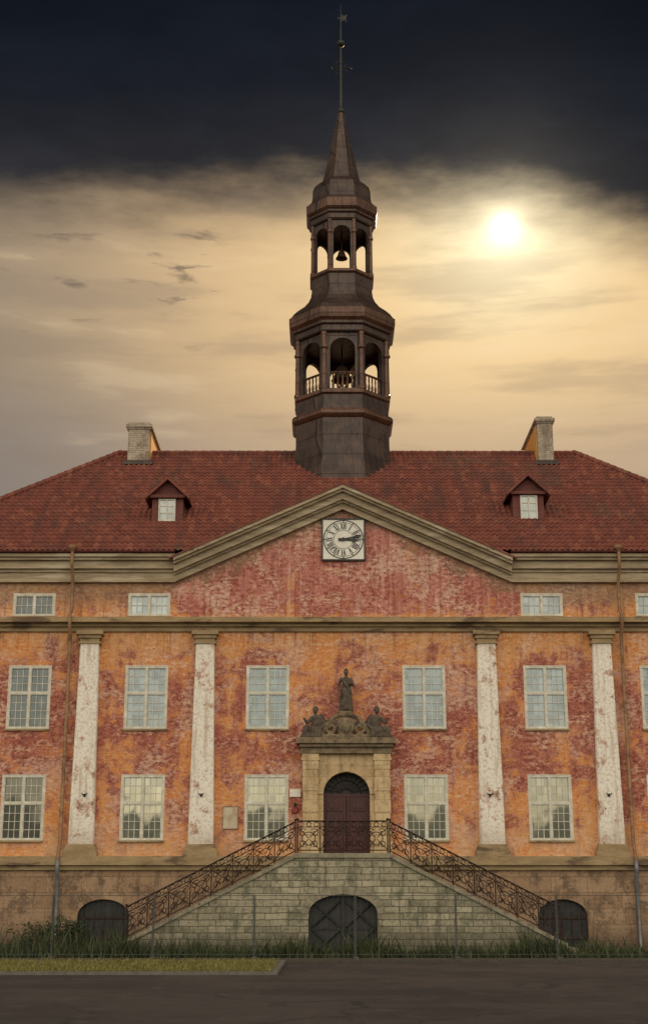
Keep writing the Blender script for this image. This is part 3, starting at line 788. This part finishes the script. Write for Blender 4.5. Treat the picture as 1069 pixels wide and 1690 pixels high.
for h, s_ in enumerate(NUM):
    w = MB()
    a = 2 * PI * h / 12; wid = {'I': .058, 'V': .115, 'X': .12}; tot = sum(wid[c] for c in s_); u = -tot / 2
    r0, r1 = .41, .65
    def P(u_, r_, dy): return (r_ * math.sin(a) + u_ * math.cos(a), -.087 - dy, r_ * math.cos(a) - u_ * math.sin(a))
    for ci, c in enumerate(s_):
        W_ = wid[c]; c0 = u + W_ / 2; dy = .0005 * ci
        def bar(ua, ra, ub, rb, h_, d2=0): w.quad(P(ua - h_, ra, dy + d2), P(ua + h_, ra, dy + d2), P(ub + h_, rb, dy + d2), P(ub - h_, rb, dy + d2))
        if c == 'I': bar(c0, r0, c0, r1, .018)
        elif c == 'V': bar(c0, r0, c0 - .04, r1, .02); bar(c0, r0, c0 + .04, r1, .010, .0003)
        else: bar(c0 + .04, r0, c0 - .04, r1, .02); bar(c0 - .04, r0, c0 + .04, r1, .010, .0003)
        u += W_
    w.build('numeral', 'black_paint', ck, recalc=False)
def hand(name, ang, L, wd, y):
    a = R(ang); w = MB(); f = lambda u, r: (r * math.sin(a) + u * math.cos(a), r * math.cos(a) - u * math.sin(a))
    w.prism([f(-wd * .6, -.2), f(wd * .6, -.2), f(wd * .6, L * .55), f(wd * 1.6, L * .7), f(0, L), f(-wd * 1.6, L * .7), f(-wd * .6, L * .55)], y - .012, y); w.build(name, 'black_paint', ck)
hand('hour_hand', 95, .56, .062, -.1); hand('minute_hand', 77, .74, .045, -.118)
w = MB(); w.tube([(0, -.14, 0), (0, -.09, 0)], .075, 14); w.build('hub', 'black_paint', ck)

# ------------------------------------------------------------------ statues above the portal
zst = zs0 + 1.0
c = at(571, 1170, -.35)
w = MB(); hS = zat(1103, -.35) - zst; k_ = hS / 1.5
def sp(v): return (v[0] * k_, v[1] * k_, v[2] * k_)
w.box(-.2 * k_, .2 * k_, -.16 * k_, .16 * k_, 0, .07 * k_)
for cen, r in (((0, 0, .25), (.2, .17, .3)), ((0, 0, .6), (.18, .15, .36)), ((.02, -.01, .92), (.16, .12, .2)), ((.01, -.01, 1.08), (.17, .11, .12)), ((0, -.02, 1.345), (.078, .09, .115)), ((0, .03, 1.37), (.09, .09, .11)), ((0, -.1, 1.34), (.018, .03, .025)), ((0, 0, 1.45), (.07, .07, .05))): w.ell(sp(cen), sp(r))
w.limb([sp((0, 0, 1.12)), sp((0, -.01, 1.27))], [.055 * k_, .05 * k_])
w.limb([sp((.17, 0, 1.12)), sp((.25, -.03, .9)), sp((.16, -.17, .95))], [.065 * k_, .05 * k_, .04 * k_])
w.limb([sp((-.17, 0, 1.12)), sp((-.26, -.02, .92)), sp((-.23, -.14, .72))], [.065 * k_, .05 * k_, .04 * k_])
w.limb([sp((-.235, -.16, .75)), sp((-.25, -.17, .05))], [.022 * k_, .018 * k_])
for j in range(9): a = -PI + PI * j / 8; w.limb([sp((.17 * math.cos(a), .14 * math.sin(a), .75)), sp((.22 * math.cos(a + .15), .18 * math.sin(a + .15), .06))], [.025 * k_, .04 * k_])
w.limb([sp((-.14, -.08, 1.08)), sp((.02, -.15, .85)), sp((.17, -.1, .62))], [.04 * k_, .045 * k_, .04 * k_])
o = remesh(w.build('statue', 'statue_stone'), .022); o.location = (c.x, -.35, zst)
tag(o, 'dark stone robed figure standing at the very top of the portal', 'statue')
for sg, px0, lab in ((-1, 519, 'seated stone figure on the left end of the portal cornice'), (1, 623, 'seated stone figure on the right end of the portal cornice')):
    c = at(px0, 1200, -.4); w = MB(); q = lambda x, y, z: (sg * x, y, z)
    w.ell(q(-.04, 0, .2), (.24, .2, .2)); w.ell(q(-.06, 0, .45), (.17, .14, .24)); w.ell(q(-.06, 0, .64), (.19, .12, .11)); w.ell(q(-.02, -.02, .9), (.085, .095, .12)); w.ell(q(-.03, .03, .93), (.1, .1, .11)); w.ell(q(.05, -.06, .89), (.03, .03, .025), 8, 6)
    w.limb([q(-.05, 0, .66), q(-.03, -.01, .82)], [.06, .05])
    w.limb([q(0, -.1, .2), q(.28, -.14, .3), q(.36, -.16, .04)], [.13, .1, .07]); w.limb([q(0, .06, .18), q(.24, -.02, .22), q(.42, -.06, .03)], [.12, .09, .06])
    w.limb([q(.1, -.02, .64), q(.24, -.06, .48), q(.34, -.12, .62)], [.07, .055, .04]); w.limb([q(-.22, -.02, .64), q(-.32, -.04, .42), q(-.22, -.14, .3)], [.07, .055, .04])
    w.limb([q(-.2, .08, .7), q(-.34, .1, .45), q(-.3, .06, .08)], [.09, .11, .1])
    for j in range(5): w.limb([q(-.2 + .1 * j, -.14, .28), q(-.16 + .12 * j, -.2, .02)], [.04, .05])
    o = remesh(w.build('statue', 'statue_stone'), .024); o.location = (c.x, -.42, zs0 - .0); s_ = 1.15; o.scale = (s_, s_, s_)
    tag(o, lab, 'statue')

# ------------------------------------------------------------------ staircase
SX, hl, he = -.18, 1.62, 7.35
Yw0, Yw1 = -3.05, -2.7
zE = .6; slp = (zLand - zE) / (he - hl)
SC = thing('staircase', 'stone double staircase rising from both sides to the landing at the door', 'staircase', (SX, -1.6, 0))
inv = Matrix.Translation((-SX, 1.6, 0))
def sub_sc(w, name, mat, parent=SC):
    o = w.build(name, mat); o.parent = parent
    if parent is SC: o.matrix_parent_inverse = inv
    return o
ao0, ao1 = at(509, 1520, Yw0).x, at(623, 1520, Yw0).x
zas, zat_ = zat(1508, Yw0), zat(1476, Yw0)
w = MB(); w.archwall(SX - hl, SX + hl, 0, zLand - .16, ao0, ao1, zas, zat_ - zas, Yw0, Yw1, n=20)
for sg in (-1, 1):
    w.prism([(SX + sg * hl, 0), (SX + sg * (he + .15), 0), (SX + sg * (he + .15), zE - .16 - slp * .15), (SX + sg * hl, zLand - .16)], Yw0, Yw1)
sub_sc(w, 'front_wall', 'stair_stone')
w = MB(); n = 20; c = (ao0 + ao1) / 2; rx = (ao1 - ao0) / 2
for k in range(n):
    a0, a1 = PI * (k + .06) / n, PI * (k + .94) / n; q = lambda a, r: (c - (rx + r) * math.cos(a), zas + (zat_ - zas + r) * math.sin(a))
    if k % 2 == 0: a1 = PI * (k + 1.94) / n; am = (a0 + a1) / 2; w.prism([q(a0, .001), q(am, .001), q(a1, .001), q(a1, .26), q(am, .26), q(a0, .26)], Yw0 - .02, Yw0 - .001)
sub_sc(w, 'arch_stones', 'step_stone')
w = MB(); w.box(SX - hl - .06, SX + hl + .06, Yw0 - .08, -.45, zLand - .158, zLand); sub_sc(w, 'landing', 'step_stone')
w = MB(); w.box(SX - hl, SX + hl, Yw1 + .25, -.44, 0, zLand - .16); sub_sc(w, 'landing_core', 'plinth_stone')
for sg in (-1, 1):
    w = MB(); n = 14; x0, x1 = hl + .062, he + .2
    for k in range(n):
        a, b = x0 + (x1 - x0) * k / n + .006, x0 + (x1 - x0) * (k + 1) / n
        zt = lambda x: zLand - slp * (x - hl)
        w.prism([(SX + sg * a, zt(a) - .158), (SX + sg * b, zt(b) - .158), (SX + sg * b, zt(b) - .02), (SX + sg * a, zt(a) - .02)], Yw0 - .07, Yw1 + .02)
    sub_sc(w, 'coping', 'step_stone')
    ns = 21; rise = zLand / ns; run = rise / slp
    for k in range(1, ns):
        w = MB(); a = hl + .062 + (k - 1) * run; x0, x1 = sorted((SX + sg * a, SX + sg * (a + run)))
        w.box(x0, x1, Yw1 + .022, -.44, 0, zLand - k * rise); sub_sc(w, 'step', 'step_stone')
w = MB(); w.box(ao0 - .05, ao1 + .05, Yw1 - .03, Yw1 + .08, .02, zat_ + .05); cd = sub_sc(w, 'cellar_door', 'black_paint')
w = MB()
for sg in (-1, 1):
    for z0 in (.08, 1.0):
        a, b = c + sg * .1, c + sg * (rx - .12)
        w.tube([(a, Yw1 - .08, z0), (b, Yw1 - .08, z0 + .85)], .04, 5); w.tube([(b, Yw1 - .1, z0), (a, Yw1 - .1, z0 + .85)], .04, 5)
w.box(c - .05, c + .05, Yw1 - .09, Yw1 - .04, .05, zat_ - .03); w.box(c - rx + .03, c + rx - .03, Yw1 - .07, Yw1 - .035, .92, 1.0)
o = sub_sc(w, 'door_brace', 'black_iron', cd)

# railings
def spiral(cx, cz, r, turns, start, sg, n=22):
    return [(cx + sg * r * (1 - .82 * k / n) * math.cos(start + turns * 2 * PI * k / n), cz + r * (1 - .82 * k / n) * math.sin(start + turns * 2 * PI * k / n)) for k in range(n + 1)]
def railing(label, x0, dirn, length, zf, npan, Y):
    t = thing('stair_railing', label, 'railing', (x0 + dirn * length / 2, Y, zf(0) if zf(0) < zf(length) else zf(length)), 'iron railings of the front staircase')
    L0 = t.location.copy()
    def P(s, h): return Vector((x0 + dirn * s, Y, zf(s) + h)) - L0
    H = 1.08
    w = MB(); w.tube([P(0, H), P(length, H)], .03, 6); w.build('handrail', 'iron', t)
    w = MB(); w.tube([P(0, .1), P(length, .1)], .02, 6); w.build('bottom_rail', 'iron', t)
    w = MB(); w.tube([P(0, H - .2), P(length, H - .2)], .016, 6); w.build('middle_rail', 'iron', t)
    for k in range(npan + 1):
        s = length * k / npan; w = MB(); w.tube([P(s, -.02), P(s, H)], .028 if k in (0, npan) else .022, 6)
        if k in (0, npan): w.ell(P(s, H + .06), (.05, .05, .05), 8, 6)
        w.build('post', 'iron', t)
    pw = length / npan
    for k in range(npan):
        w = MB(); c = length * (k + .5) / npan; hm = (.1 + H - .2) / 2; r = min(pw, H - .3) * .46
        w.tube([P(c + r * .62 * math.cos(a * PI / 10), hm + r * .62 * math.sin(a * PI / 10)) for a in range(21)], .016, 5)
        for sx in (-1, 1):
            for sz in (-1, 1):
                w.tube([P(s, h) for s, h in [(c + sx * (pw * .27) - (p[0]), hm + sz * r * .55 + p[1]) for p in spiral(0, 0, r * .42, 1.3, sz * .6, sx)]], .015, 4)
                w.tube([P(c + sx * .02, hm + sz * .02), P(c + sx * pw * .48, hm + sz * (H - .32) * .48)], .014, 4)
        for j in range(3):
            cc_ = c + (j - 1) * pw / 3
            w.tube([P(cc_ + .078 * math.cos(a * PI / 6), H - .11 + .078 * math.sin(a * PI / 6)) for a in range(13)], .013, 4)
        w.build('scroll_panel', 'iron', t)
Yr = -2.92
railing('wrought iron scrollwork railing on the left flight of the front stairs', SX - hl, -1, he - hl, lambda s: zLand - slp * s - .02, 8, Yr)
railing('wrought iron scrollwork railing on the right flight of the front stairs', SX + hl, 1, he - hl, lambda s: zLand - slp * s - .02, 8, Yr)
railing('level wrought iron railing along the landing in front of the door', SX - hl + .07, 1, 2 * hl - .14, lambda s: zLand, 4, Yr)

# ------------------------------------------------------------------ downpipes
for sg, lab in ((-1, 'rusty brown downpipe with grey foot left of the leftmost pilaster'), (1, 'rusty brown downpipe with grey foot right of the rightmost pilaster')):
    X = sg * 10.4; t = thing('downpipe', lab, 'drainpipe', (X, -.3, 0))
    w = MB(); w.tube([(0, -.36, 14.78), (0, -.36, 14.35), (0, -.3, 14.1), (0, .02, 13.55), (0, .05, 13.3), (0, .05, 12.5), (0, -.2, 12.3), (0, -.2, 11.9), (0, .05, 11.5), (0, .08, 11.2), (0, .08, 3.9), (0, -.2, 3.4), (0, -.22, 3.2)], .065, 10); w.build('pipe', 'pipe_rust', t, smooth=True)
    w = MB(); w.ring([(.07, 14.7), (.16, 14.85), (.17, 14.95)], 0, -.36, n=10); w.build('hopper', 'pipe_rust', t)
    w = MB(); w.tube([(0, -.22, 3.3), (0, -.22, 2.9), (0, -.06, 2.5), (0, -.06, .35), (0, -.2, .16)], .075, 10); w.build('pipe_foot', 'pipe_grey', t, smooth=True)
    for z in (5, 7, 9, 10.8): w = MB(); w.ring([(.08, z), (.08, z + .06)], 0, .08, n=10); w.box(-.015, .015, .09, .29, z + .01, z + .05); w.build('bracket', 'pipe_rust', t)

# ------------------------------------------------------------------ small things on the wall
for px0, lab in ((140, 'dark iron flag bracket on the leftmost pilaster'), (332, 'dark iron flag bracket on the second pilaster from the left'), (808, 'dark iron flag bracket on the pilaster just right of the portal'), (1004, 'dark iron flag bracket on the rightmost pilaster')):
    c = at(px0, 1312, -.29); t = thing('flag_bracket', lab, 'bracket', (c.x, -.281, c.z), 'iron flag brackets on the pilasters')
    w = MB(); w.box(-.03, .03, -.02, -.001, -.07, .05); w.build('plate', 'black_iron', t)
    for sg in (-1, 1): w = MB(); w.tube([(0, -.025, -.03), (sg * .06, -.06, .02), (sg * .1, -.1, .07)], [.02, .02, .014], 6); w.build('socket', 'black_iron', t)
a, b = at(368, 1367, -.05), at(392, 1332, -.05)
t = thing('wall_plaque', 'pale stone memorial plaque on the wall left of the lower window', 'plaque', ((a.x + b.x) / 2, 0, a.z))
hw = (b.x - a.x) / 2; h = b.z - a.z
w = MB(); w.box(-hw, hw, -.05, -.002, 0, h); w.build('plate', 'plaque', t)
w = MB()
for x0, x1, z0, z1 in ((-hw - .02, hw + .02, -.03, 0), (-hw - .02, hw + .02, h, h + .03), (-hw - .02, -hw, 0, h), (hw, hw + .02, 0, h)): w.box(x0, x1, -.06, -.002, z0, z1)
w.build('border', 'trim_stone', t)
a, b = at(478, 1315, -.04), at(496, 1302, -.04)
t = thing('wall_sign', 'small blank white sign on the wall beside the portal', 'sign', ((a.x + b.x) / 2, 0, a.z)); hw = (b.x - a.x) / 2; h = b.z - a.z
w = MB(); w.box(-hw, hw, -.04, -.005, 0, h); w.build('board', 'clock_white', t)
for sx in (-1, 1): w = MB(); w.tube([(sx * (hw - .05), -.05, h / 2), (sx * (hw - .05), -.041, h / 2)], .012, 8); w.build('screw', 'black_iron', t)
c = at(487, 1337, -.05); t = thing('alarm_box', 'small dark red round alarm box on the wall below the white sign', 'alarm', (c.x, 0, c.z))
w = MB(); w.tube([(0, -.1, 0), (0, -.002, 0)], [.1, .14], 14); w.build('housing', 'red_enamel', t)
w = MB(); w.box(-.05, .05, -.08, -.002, .12, .26); w.build('junction_box', 'iron', t)

# ------------------------------------------------------------------ temporary fence
YF = -5.55
fx = [at(p, 1540, YF).x for p in (253, 420, 586, 752, 919)]; step = (fx[-1] - fx[0]) / 4
xsF = [fx[0] - 2 * step, fx[0] - step] + [fx[0] + step * k for k in range(6)]
labs = ['wire mesh fence panel at the far left, in front of the weeds and bush', 'wire mesh fence panel in front of the left cellar door', 'wire mesh fence panel in front of the lower left stair flight', 'wire mesh fence panel just left of the arched stair door, ending at its middle', 'wire mesh fence panel covering the right half of the arched stair door', 'wire mesh fence panel in front of the lower right stair flight', 'wire mesh fence panel at the far right, past the right cellar door']
for k in range(7):
    x0, x1 = xsF[k] + .02, xsF[k + 1] - .02; Wd = x1 - x0; ha = Wd / 2
    t = thing('fence_panel', labs[k], 'fence', ((x0 + x1) / 2, YF, .06), 'temporary mesh fence panels before the stairs')
    w = MB(); H = 1.98
    w.tube([(-ha, 0, .02), (-ha, 0, H)], .018, 6); w.tube([(ha, 0, .02), (ha, 0, H)], .018, 6); w.tube([(-ha, 0, H - .02), (ha, 0, H - .02)], .011, 6); w.tube([(-ha, 0, .14), (ha, 0, .14)], .011, 6); w.build('frame', 'zinc', t)
    w = MB(); n = 18
    for j in range(1, n): x = -ha + Wd * j / n; w.tube([(x, .0, .14), (x, .0, H - .02)], .0025, 3, False)
    for j in range(1, 7): z = .14 + (H - .16) * j / 7; w.tube([(-ha, .005, z), (ha, .005, z)], .0025, 3, False)
    w.build('wire_mesh', 'zinc', t)
    w = MB(); w.prism([(-ha - .1, -.05), (-ha + .1, -.05), (-ha + .08, .08), (-ha - .08, .08)], -.32, .32); w.build('foot', 'fence_concrete', t)

# ------------------------------------------------------------------ plants
def blades(n, fn, hr, wr):
    w = MB()
    for _ in range(n):
        x, y, z, s = fn(); h = random.uniform(*hr) * s; a = random.uniform(0, 2 * PI); wd = random.uniform(*wr)
        dx, dy = math.cos(a) * wd, math.sin(a) * wd; lx, ly = random.gauss(0, .3) * h, random.gauss(0, .3) * h
        i = w.vs([(x - dx, y - dy, z), (x + dx, y + dy, z), (x + lx * .45 + dx * .8, y + ly * .45 + dy * .8, z + h * .6), (x + lx * .45 - dx * .8, y + ly * .45 - dy * .8, z + h * .6), (x + lx, y + ly, z + h)])
        w.f += [(i, i + 1, i + 2, i + 3), (i + 3, i + 2, i + 4)]
    return w
def fw():
    x = random.uniform(-15, 15); y = random.uniform(-4.3, -3.2)
    if abs(x - SX) > he + .3: y = random.uniform(-4.3, -.5)
    s = .45 + .95 * (math.sin(x * 2.3) * .5 + .5) * (math.sin(x * .9 + 2) * .5 + .5) + random.random() ** 4 * 1.2
    if x < -8.0: s *= 1.5
    return x, y, .02, s
o = blades(11000, fw, (.16, .52), (.012, .035)).build('weeds', 'weed_leaf', None, recalc=False); tag(o, 'strip of dark tall weeds along the foot of the wall and stairs', 'weeds', None, 'stuff')
def fl():
    return random.uniform(-22, LX - .05), random.uniform(-14.4, -6.85), .04, 1
o = blades(16000, fl, (.06, .15), (.008, .018)).build('grass', 'lawn_leaf', None, recalc=False); tag(o, 'short yellow green grass on the lawn patch at the left', 'grass', None, 'stuff')
for bx, by, bh, bw, lab in ((at(62, 1550, -2.2).x, -2.2, 1.25, .95, 'larger dark green bush by the wall at the far left'), (at(116, 1550, -1.4).x, -1.4, 1.1, .45, 'smaller bush at the foot of the left downpipe')):
    t = thing('bush', lab, 'bush', (bx, by, .02)); w = MB()
    for k in range(9):
        a = random.uniform(0, 2 * PI); r = random.uniform(.2, .7) * bw; w.tube([(0, 0, 0), (r * .4 * math.cos(a), r * .4 * math.sin(a), bh * .5), (r * math.cos(a), r * math.sin(a), bh * random.uniform(.75, 1))], [.02, .015, .006], 5)
    w.build('stem', 'bark', t)
    w = MB()
    cl = [(random.gauss(0, bw * .4), random.gauss(0, bw * .4), random.uniform(.15, 1) * bh) for _ in range(34)]
    for _ in range(1700):
        c = random.choice(cl); x, y, z = (c[i] + random.gauss(0, .11) for i in range(3)); z = max(z, .03)
        d1 = Vector((random.gauss(0, 1), random.gauss(0, 1), random.gauss(0, .6))).normalized() * .05; d2 = d1.cross(Vector((random.gauss(0, 1), random.gauss(0, 1), random.gauss(0, 1)))).normalized() * .025
        p = Vector((x, y, z)); w.quad(p - d1, p + d2, p + d1, p - d2)
    w.build('foliage', 'bush_leaf', t, recalc=False)

# ------------------------------------------------------------------ sky and sun
sun_dir = raydir(832, 373).normalized()
W = bpy.data.worlds.new('World'); S.world = W; W.use_nodes = True
g = G(W.node_tree); bg = W.node_tree.nodes['Background']
d = g.n('ShaderNodeTexCoord').outputs['Generated']; dx, dy, dz = g.sep(d)
DEG = 180 / PI
az = g.mul(g.m('ARCTAN2', dx, dy), DEG); el = g.mul(g.m('ARCSINE', dz), DEG)
ang = g.mul(g.m('ARCCOSINE', g.m('MINIMUM', g.vm('DOT_PRODUCT', d, tuple(sun_dir)), 1.0)), DEG)
sky = g.n('ShaderNodeTexSky', sky_type='NISHITA'); sky.sun_disc = False
sky.sun_elevation = math.asin(sun_dir.z); sky.sun_rotation = math.atan2(sun_dir.x, sun_dir.y)
sky.air_density = 1.5; sky.dust_density = 4
nish = g.mix(1.0, sky.outputs[0], (.07, .07, .07), 'MULTIPLY')
clear = g.ramp(g.m('DIVIDE', ang, 40), [(0, (1.0, .85, .57)), (.05, (.98, .79, .47)), (.14, (.89, .63, .33)), (.28, (.72, .50, .27)), (.42, (.47, .34, .21)), (.62, (.27, .22, .17)), (1, (.18, .165, .15))])
lown = g.noise(g.comb(g.mul(az, .09), g.mul(el, .55), 0), 1, 5, .55)
clear = g.mix(g.mul(g.sm(g.add(el, g.mul(g.sub(lown, .5), 4)), 22, 17), .5), clear, (.37, .285, .235))
clear = g.mix(g.mul(g.mul(g.sm(az, -4, -14), g.sm(el, 23, 17)), .55), clear, (.20, .18, .165))
clear = g.mix(g.mul(g.sm(lown, .47, .64), .36), clear, (.27, .205, .155))
clear = g.mix(g.mul(g.sm(lown, .46, .34), .18), clear, (.98, .76, .47))
# cloudlets
cn = g.noise(g.comb(g.mul(az, .34), g.mul(el, 1.5), 3.3), 1, 5, .6, .3)
cm = g.mul(g.sm(cn, .57, .72), g.mul(g.sm(az, -3.5, -6), g.mul(g.sm(el, 21.5, 24), g.sm(el, 29, 27))))
clear = g.mix(g.mul(cm, .75), clear, (.17, .13, .10))
glow = g.add(g.mul(g.m('EXPONENT', g.mul(g.m('POWER', g.m('DIVIDE', ang, .55), 2), -1)), 1.5), g.mul(g.m('EXPONENT', g.m('DIVIDE', ang, -1.1)), .9))
glow = g.add(glow, g.mul(g.m('EXPONENT', g.m('DIVIDE', ang, -3.2)), .10))
gl = g.mix(1.0, g.comb(glow, glow, glow), (1, .86, .56), 'MULTIPLY')
# dark cloud bank
e1 = g.noise(g.comb(g.mul(az, .11), g.mul(el, .33), 9.1), 1, 5, .55, .4)
e2 = g.noise(g.comb(g.mul(az, .35), g.mul(el, 1.0), 2.1), 1, 5, .6)
edge = g.add(g.add(el, g.mul(g.sub(e1, .5), 1.8)), g.mul(g.sub(e2, .5), 1.6))
edge = g.add(edge, g.mul(g.m('MAXIMUM', g.sub(az, 9.), 0), .42))
edge = g.add(edge, g.mul(g.m('MAXIMUM', g.sub(-2., az), 0), .08))
bank = g.sm(edge, 26.2, 30.2)
dark = g.ramp(g.lin(edge, 27.5, 37), [(0, (.14, .105, .073)), (.15, (.060, .050, .044)), (.30, (.023, .023, .027)), (.6, (.010, .012, .018)), (1, (.005, .007, .012))])
dark = g.mix(g.mul(g.sm(e1, .42, .65), .4), dark, g.mix(1, dark, (1.8, 1.8, 1.85), 'MULTIPLY'))
front = g.mix(bank, clear, dark)
front = g.mix(1.0, front, g.mix(g.sub(1, g.mul(bank, .7)), (0, 0, 0), gl), 'ADD')
# unseen sky half behind the viewpoint, brightened and warmed as fill for the facade
bn = g.noise(g.comb(g.mul(az, .03), g.mul(el, .09), 5.), 1, 3, .6)
back = g.ramp(g.m('DIVIDE', el, 90), [(0, (1.05, .80, .46)), (.05, (1.08, .90, .58)), (.085, (.92, .95, .90)), (.2, (1.32, 1.14, .86)), (.5, (1.18, 1.0, .78)), (1, (.36, .33, .32))])
back = g.mix(1, back, g.mix(bn, (.8, .8, .8), (1.65, 1.62, 1.54)), 'MULTIPLY')
tn = g.noise(g.comb(g.mul(az, .3), 0, 0), 1, 4, .6)
tree = g.sm(g.sub(el, g.mul(tn, 7.2)), .25, -.25)
back = g.mix(tree, back, (.035, .035, .02))
back = g.mix(1, back, nish, 'ADD')
bf = g.sm(dy, .0, -.2)
g.put(bg.inputs[0], front); bg.inputs[1].default_value = 1.0
bg2 = g.n('ShaderNodeBackground'); g.put(bg2.inputs[0], back); bg2.inputs[1].default_value = 1.0
mxs = g.n('ShaderNodeMixShader'); g.put(mxs.inputs[0], bf)
W.node_tree.links.new(bg.outputs[0], mxs.inputs[1]); W.node_tree.links.new(bg2.outputs[0], mxs.inputs[2])
W.node_tree.links.new(mxs.outputs[0], W.node_tree.nodes['World Output'].inputs[0])
sl = bpy.data.lights.new('sun', 'SUN'); sl.energy = 5; sl.angle = R(.6); sl.color = (1, .66, .34)
so = bpy.data.objects.new('sun', sl); COL.objects.link(so); so.rotation_euler = sun_dir.to_track_quat('Z', 'Y').to_euler(); so.location = (5, 40, 40)
S.view_settings.view_transform = 'Standard'; S.view_settings.look = 'None'; S.view_settings.exposure = 0
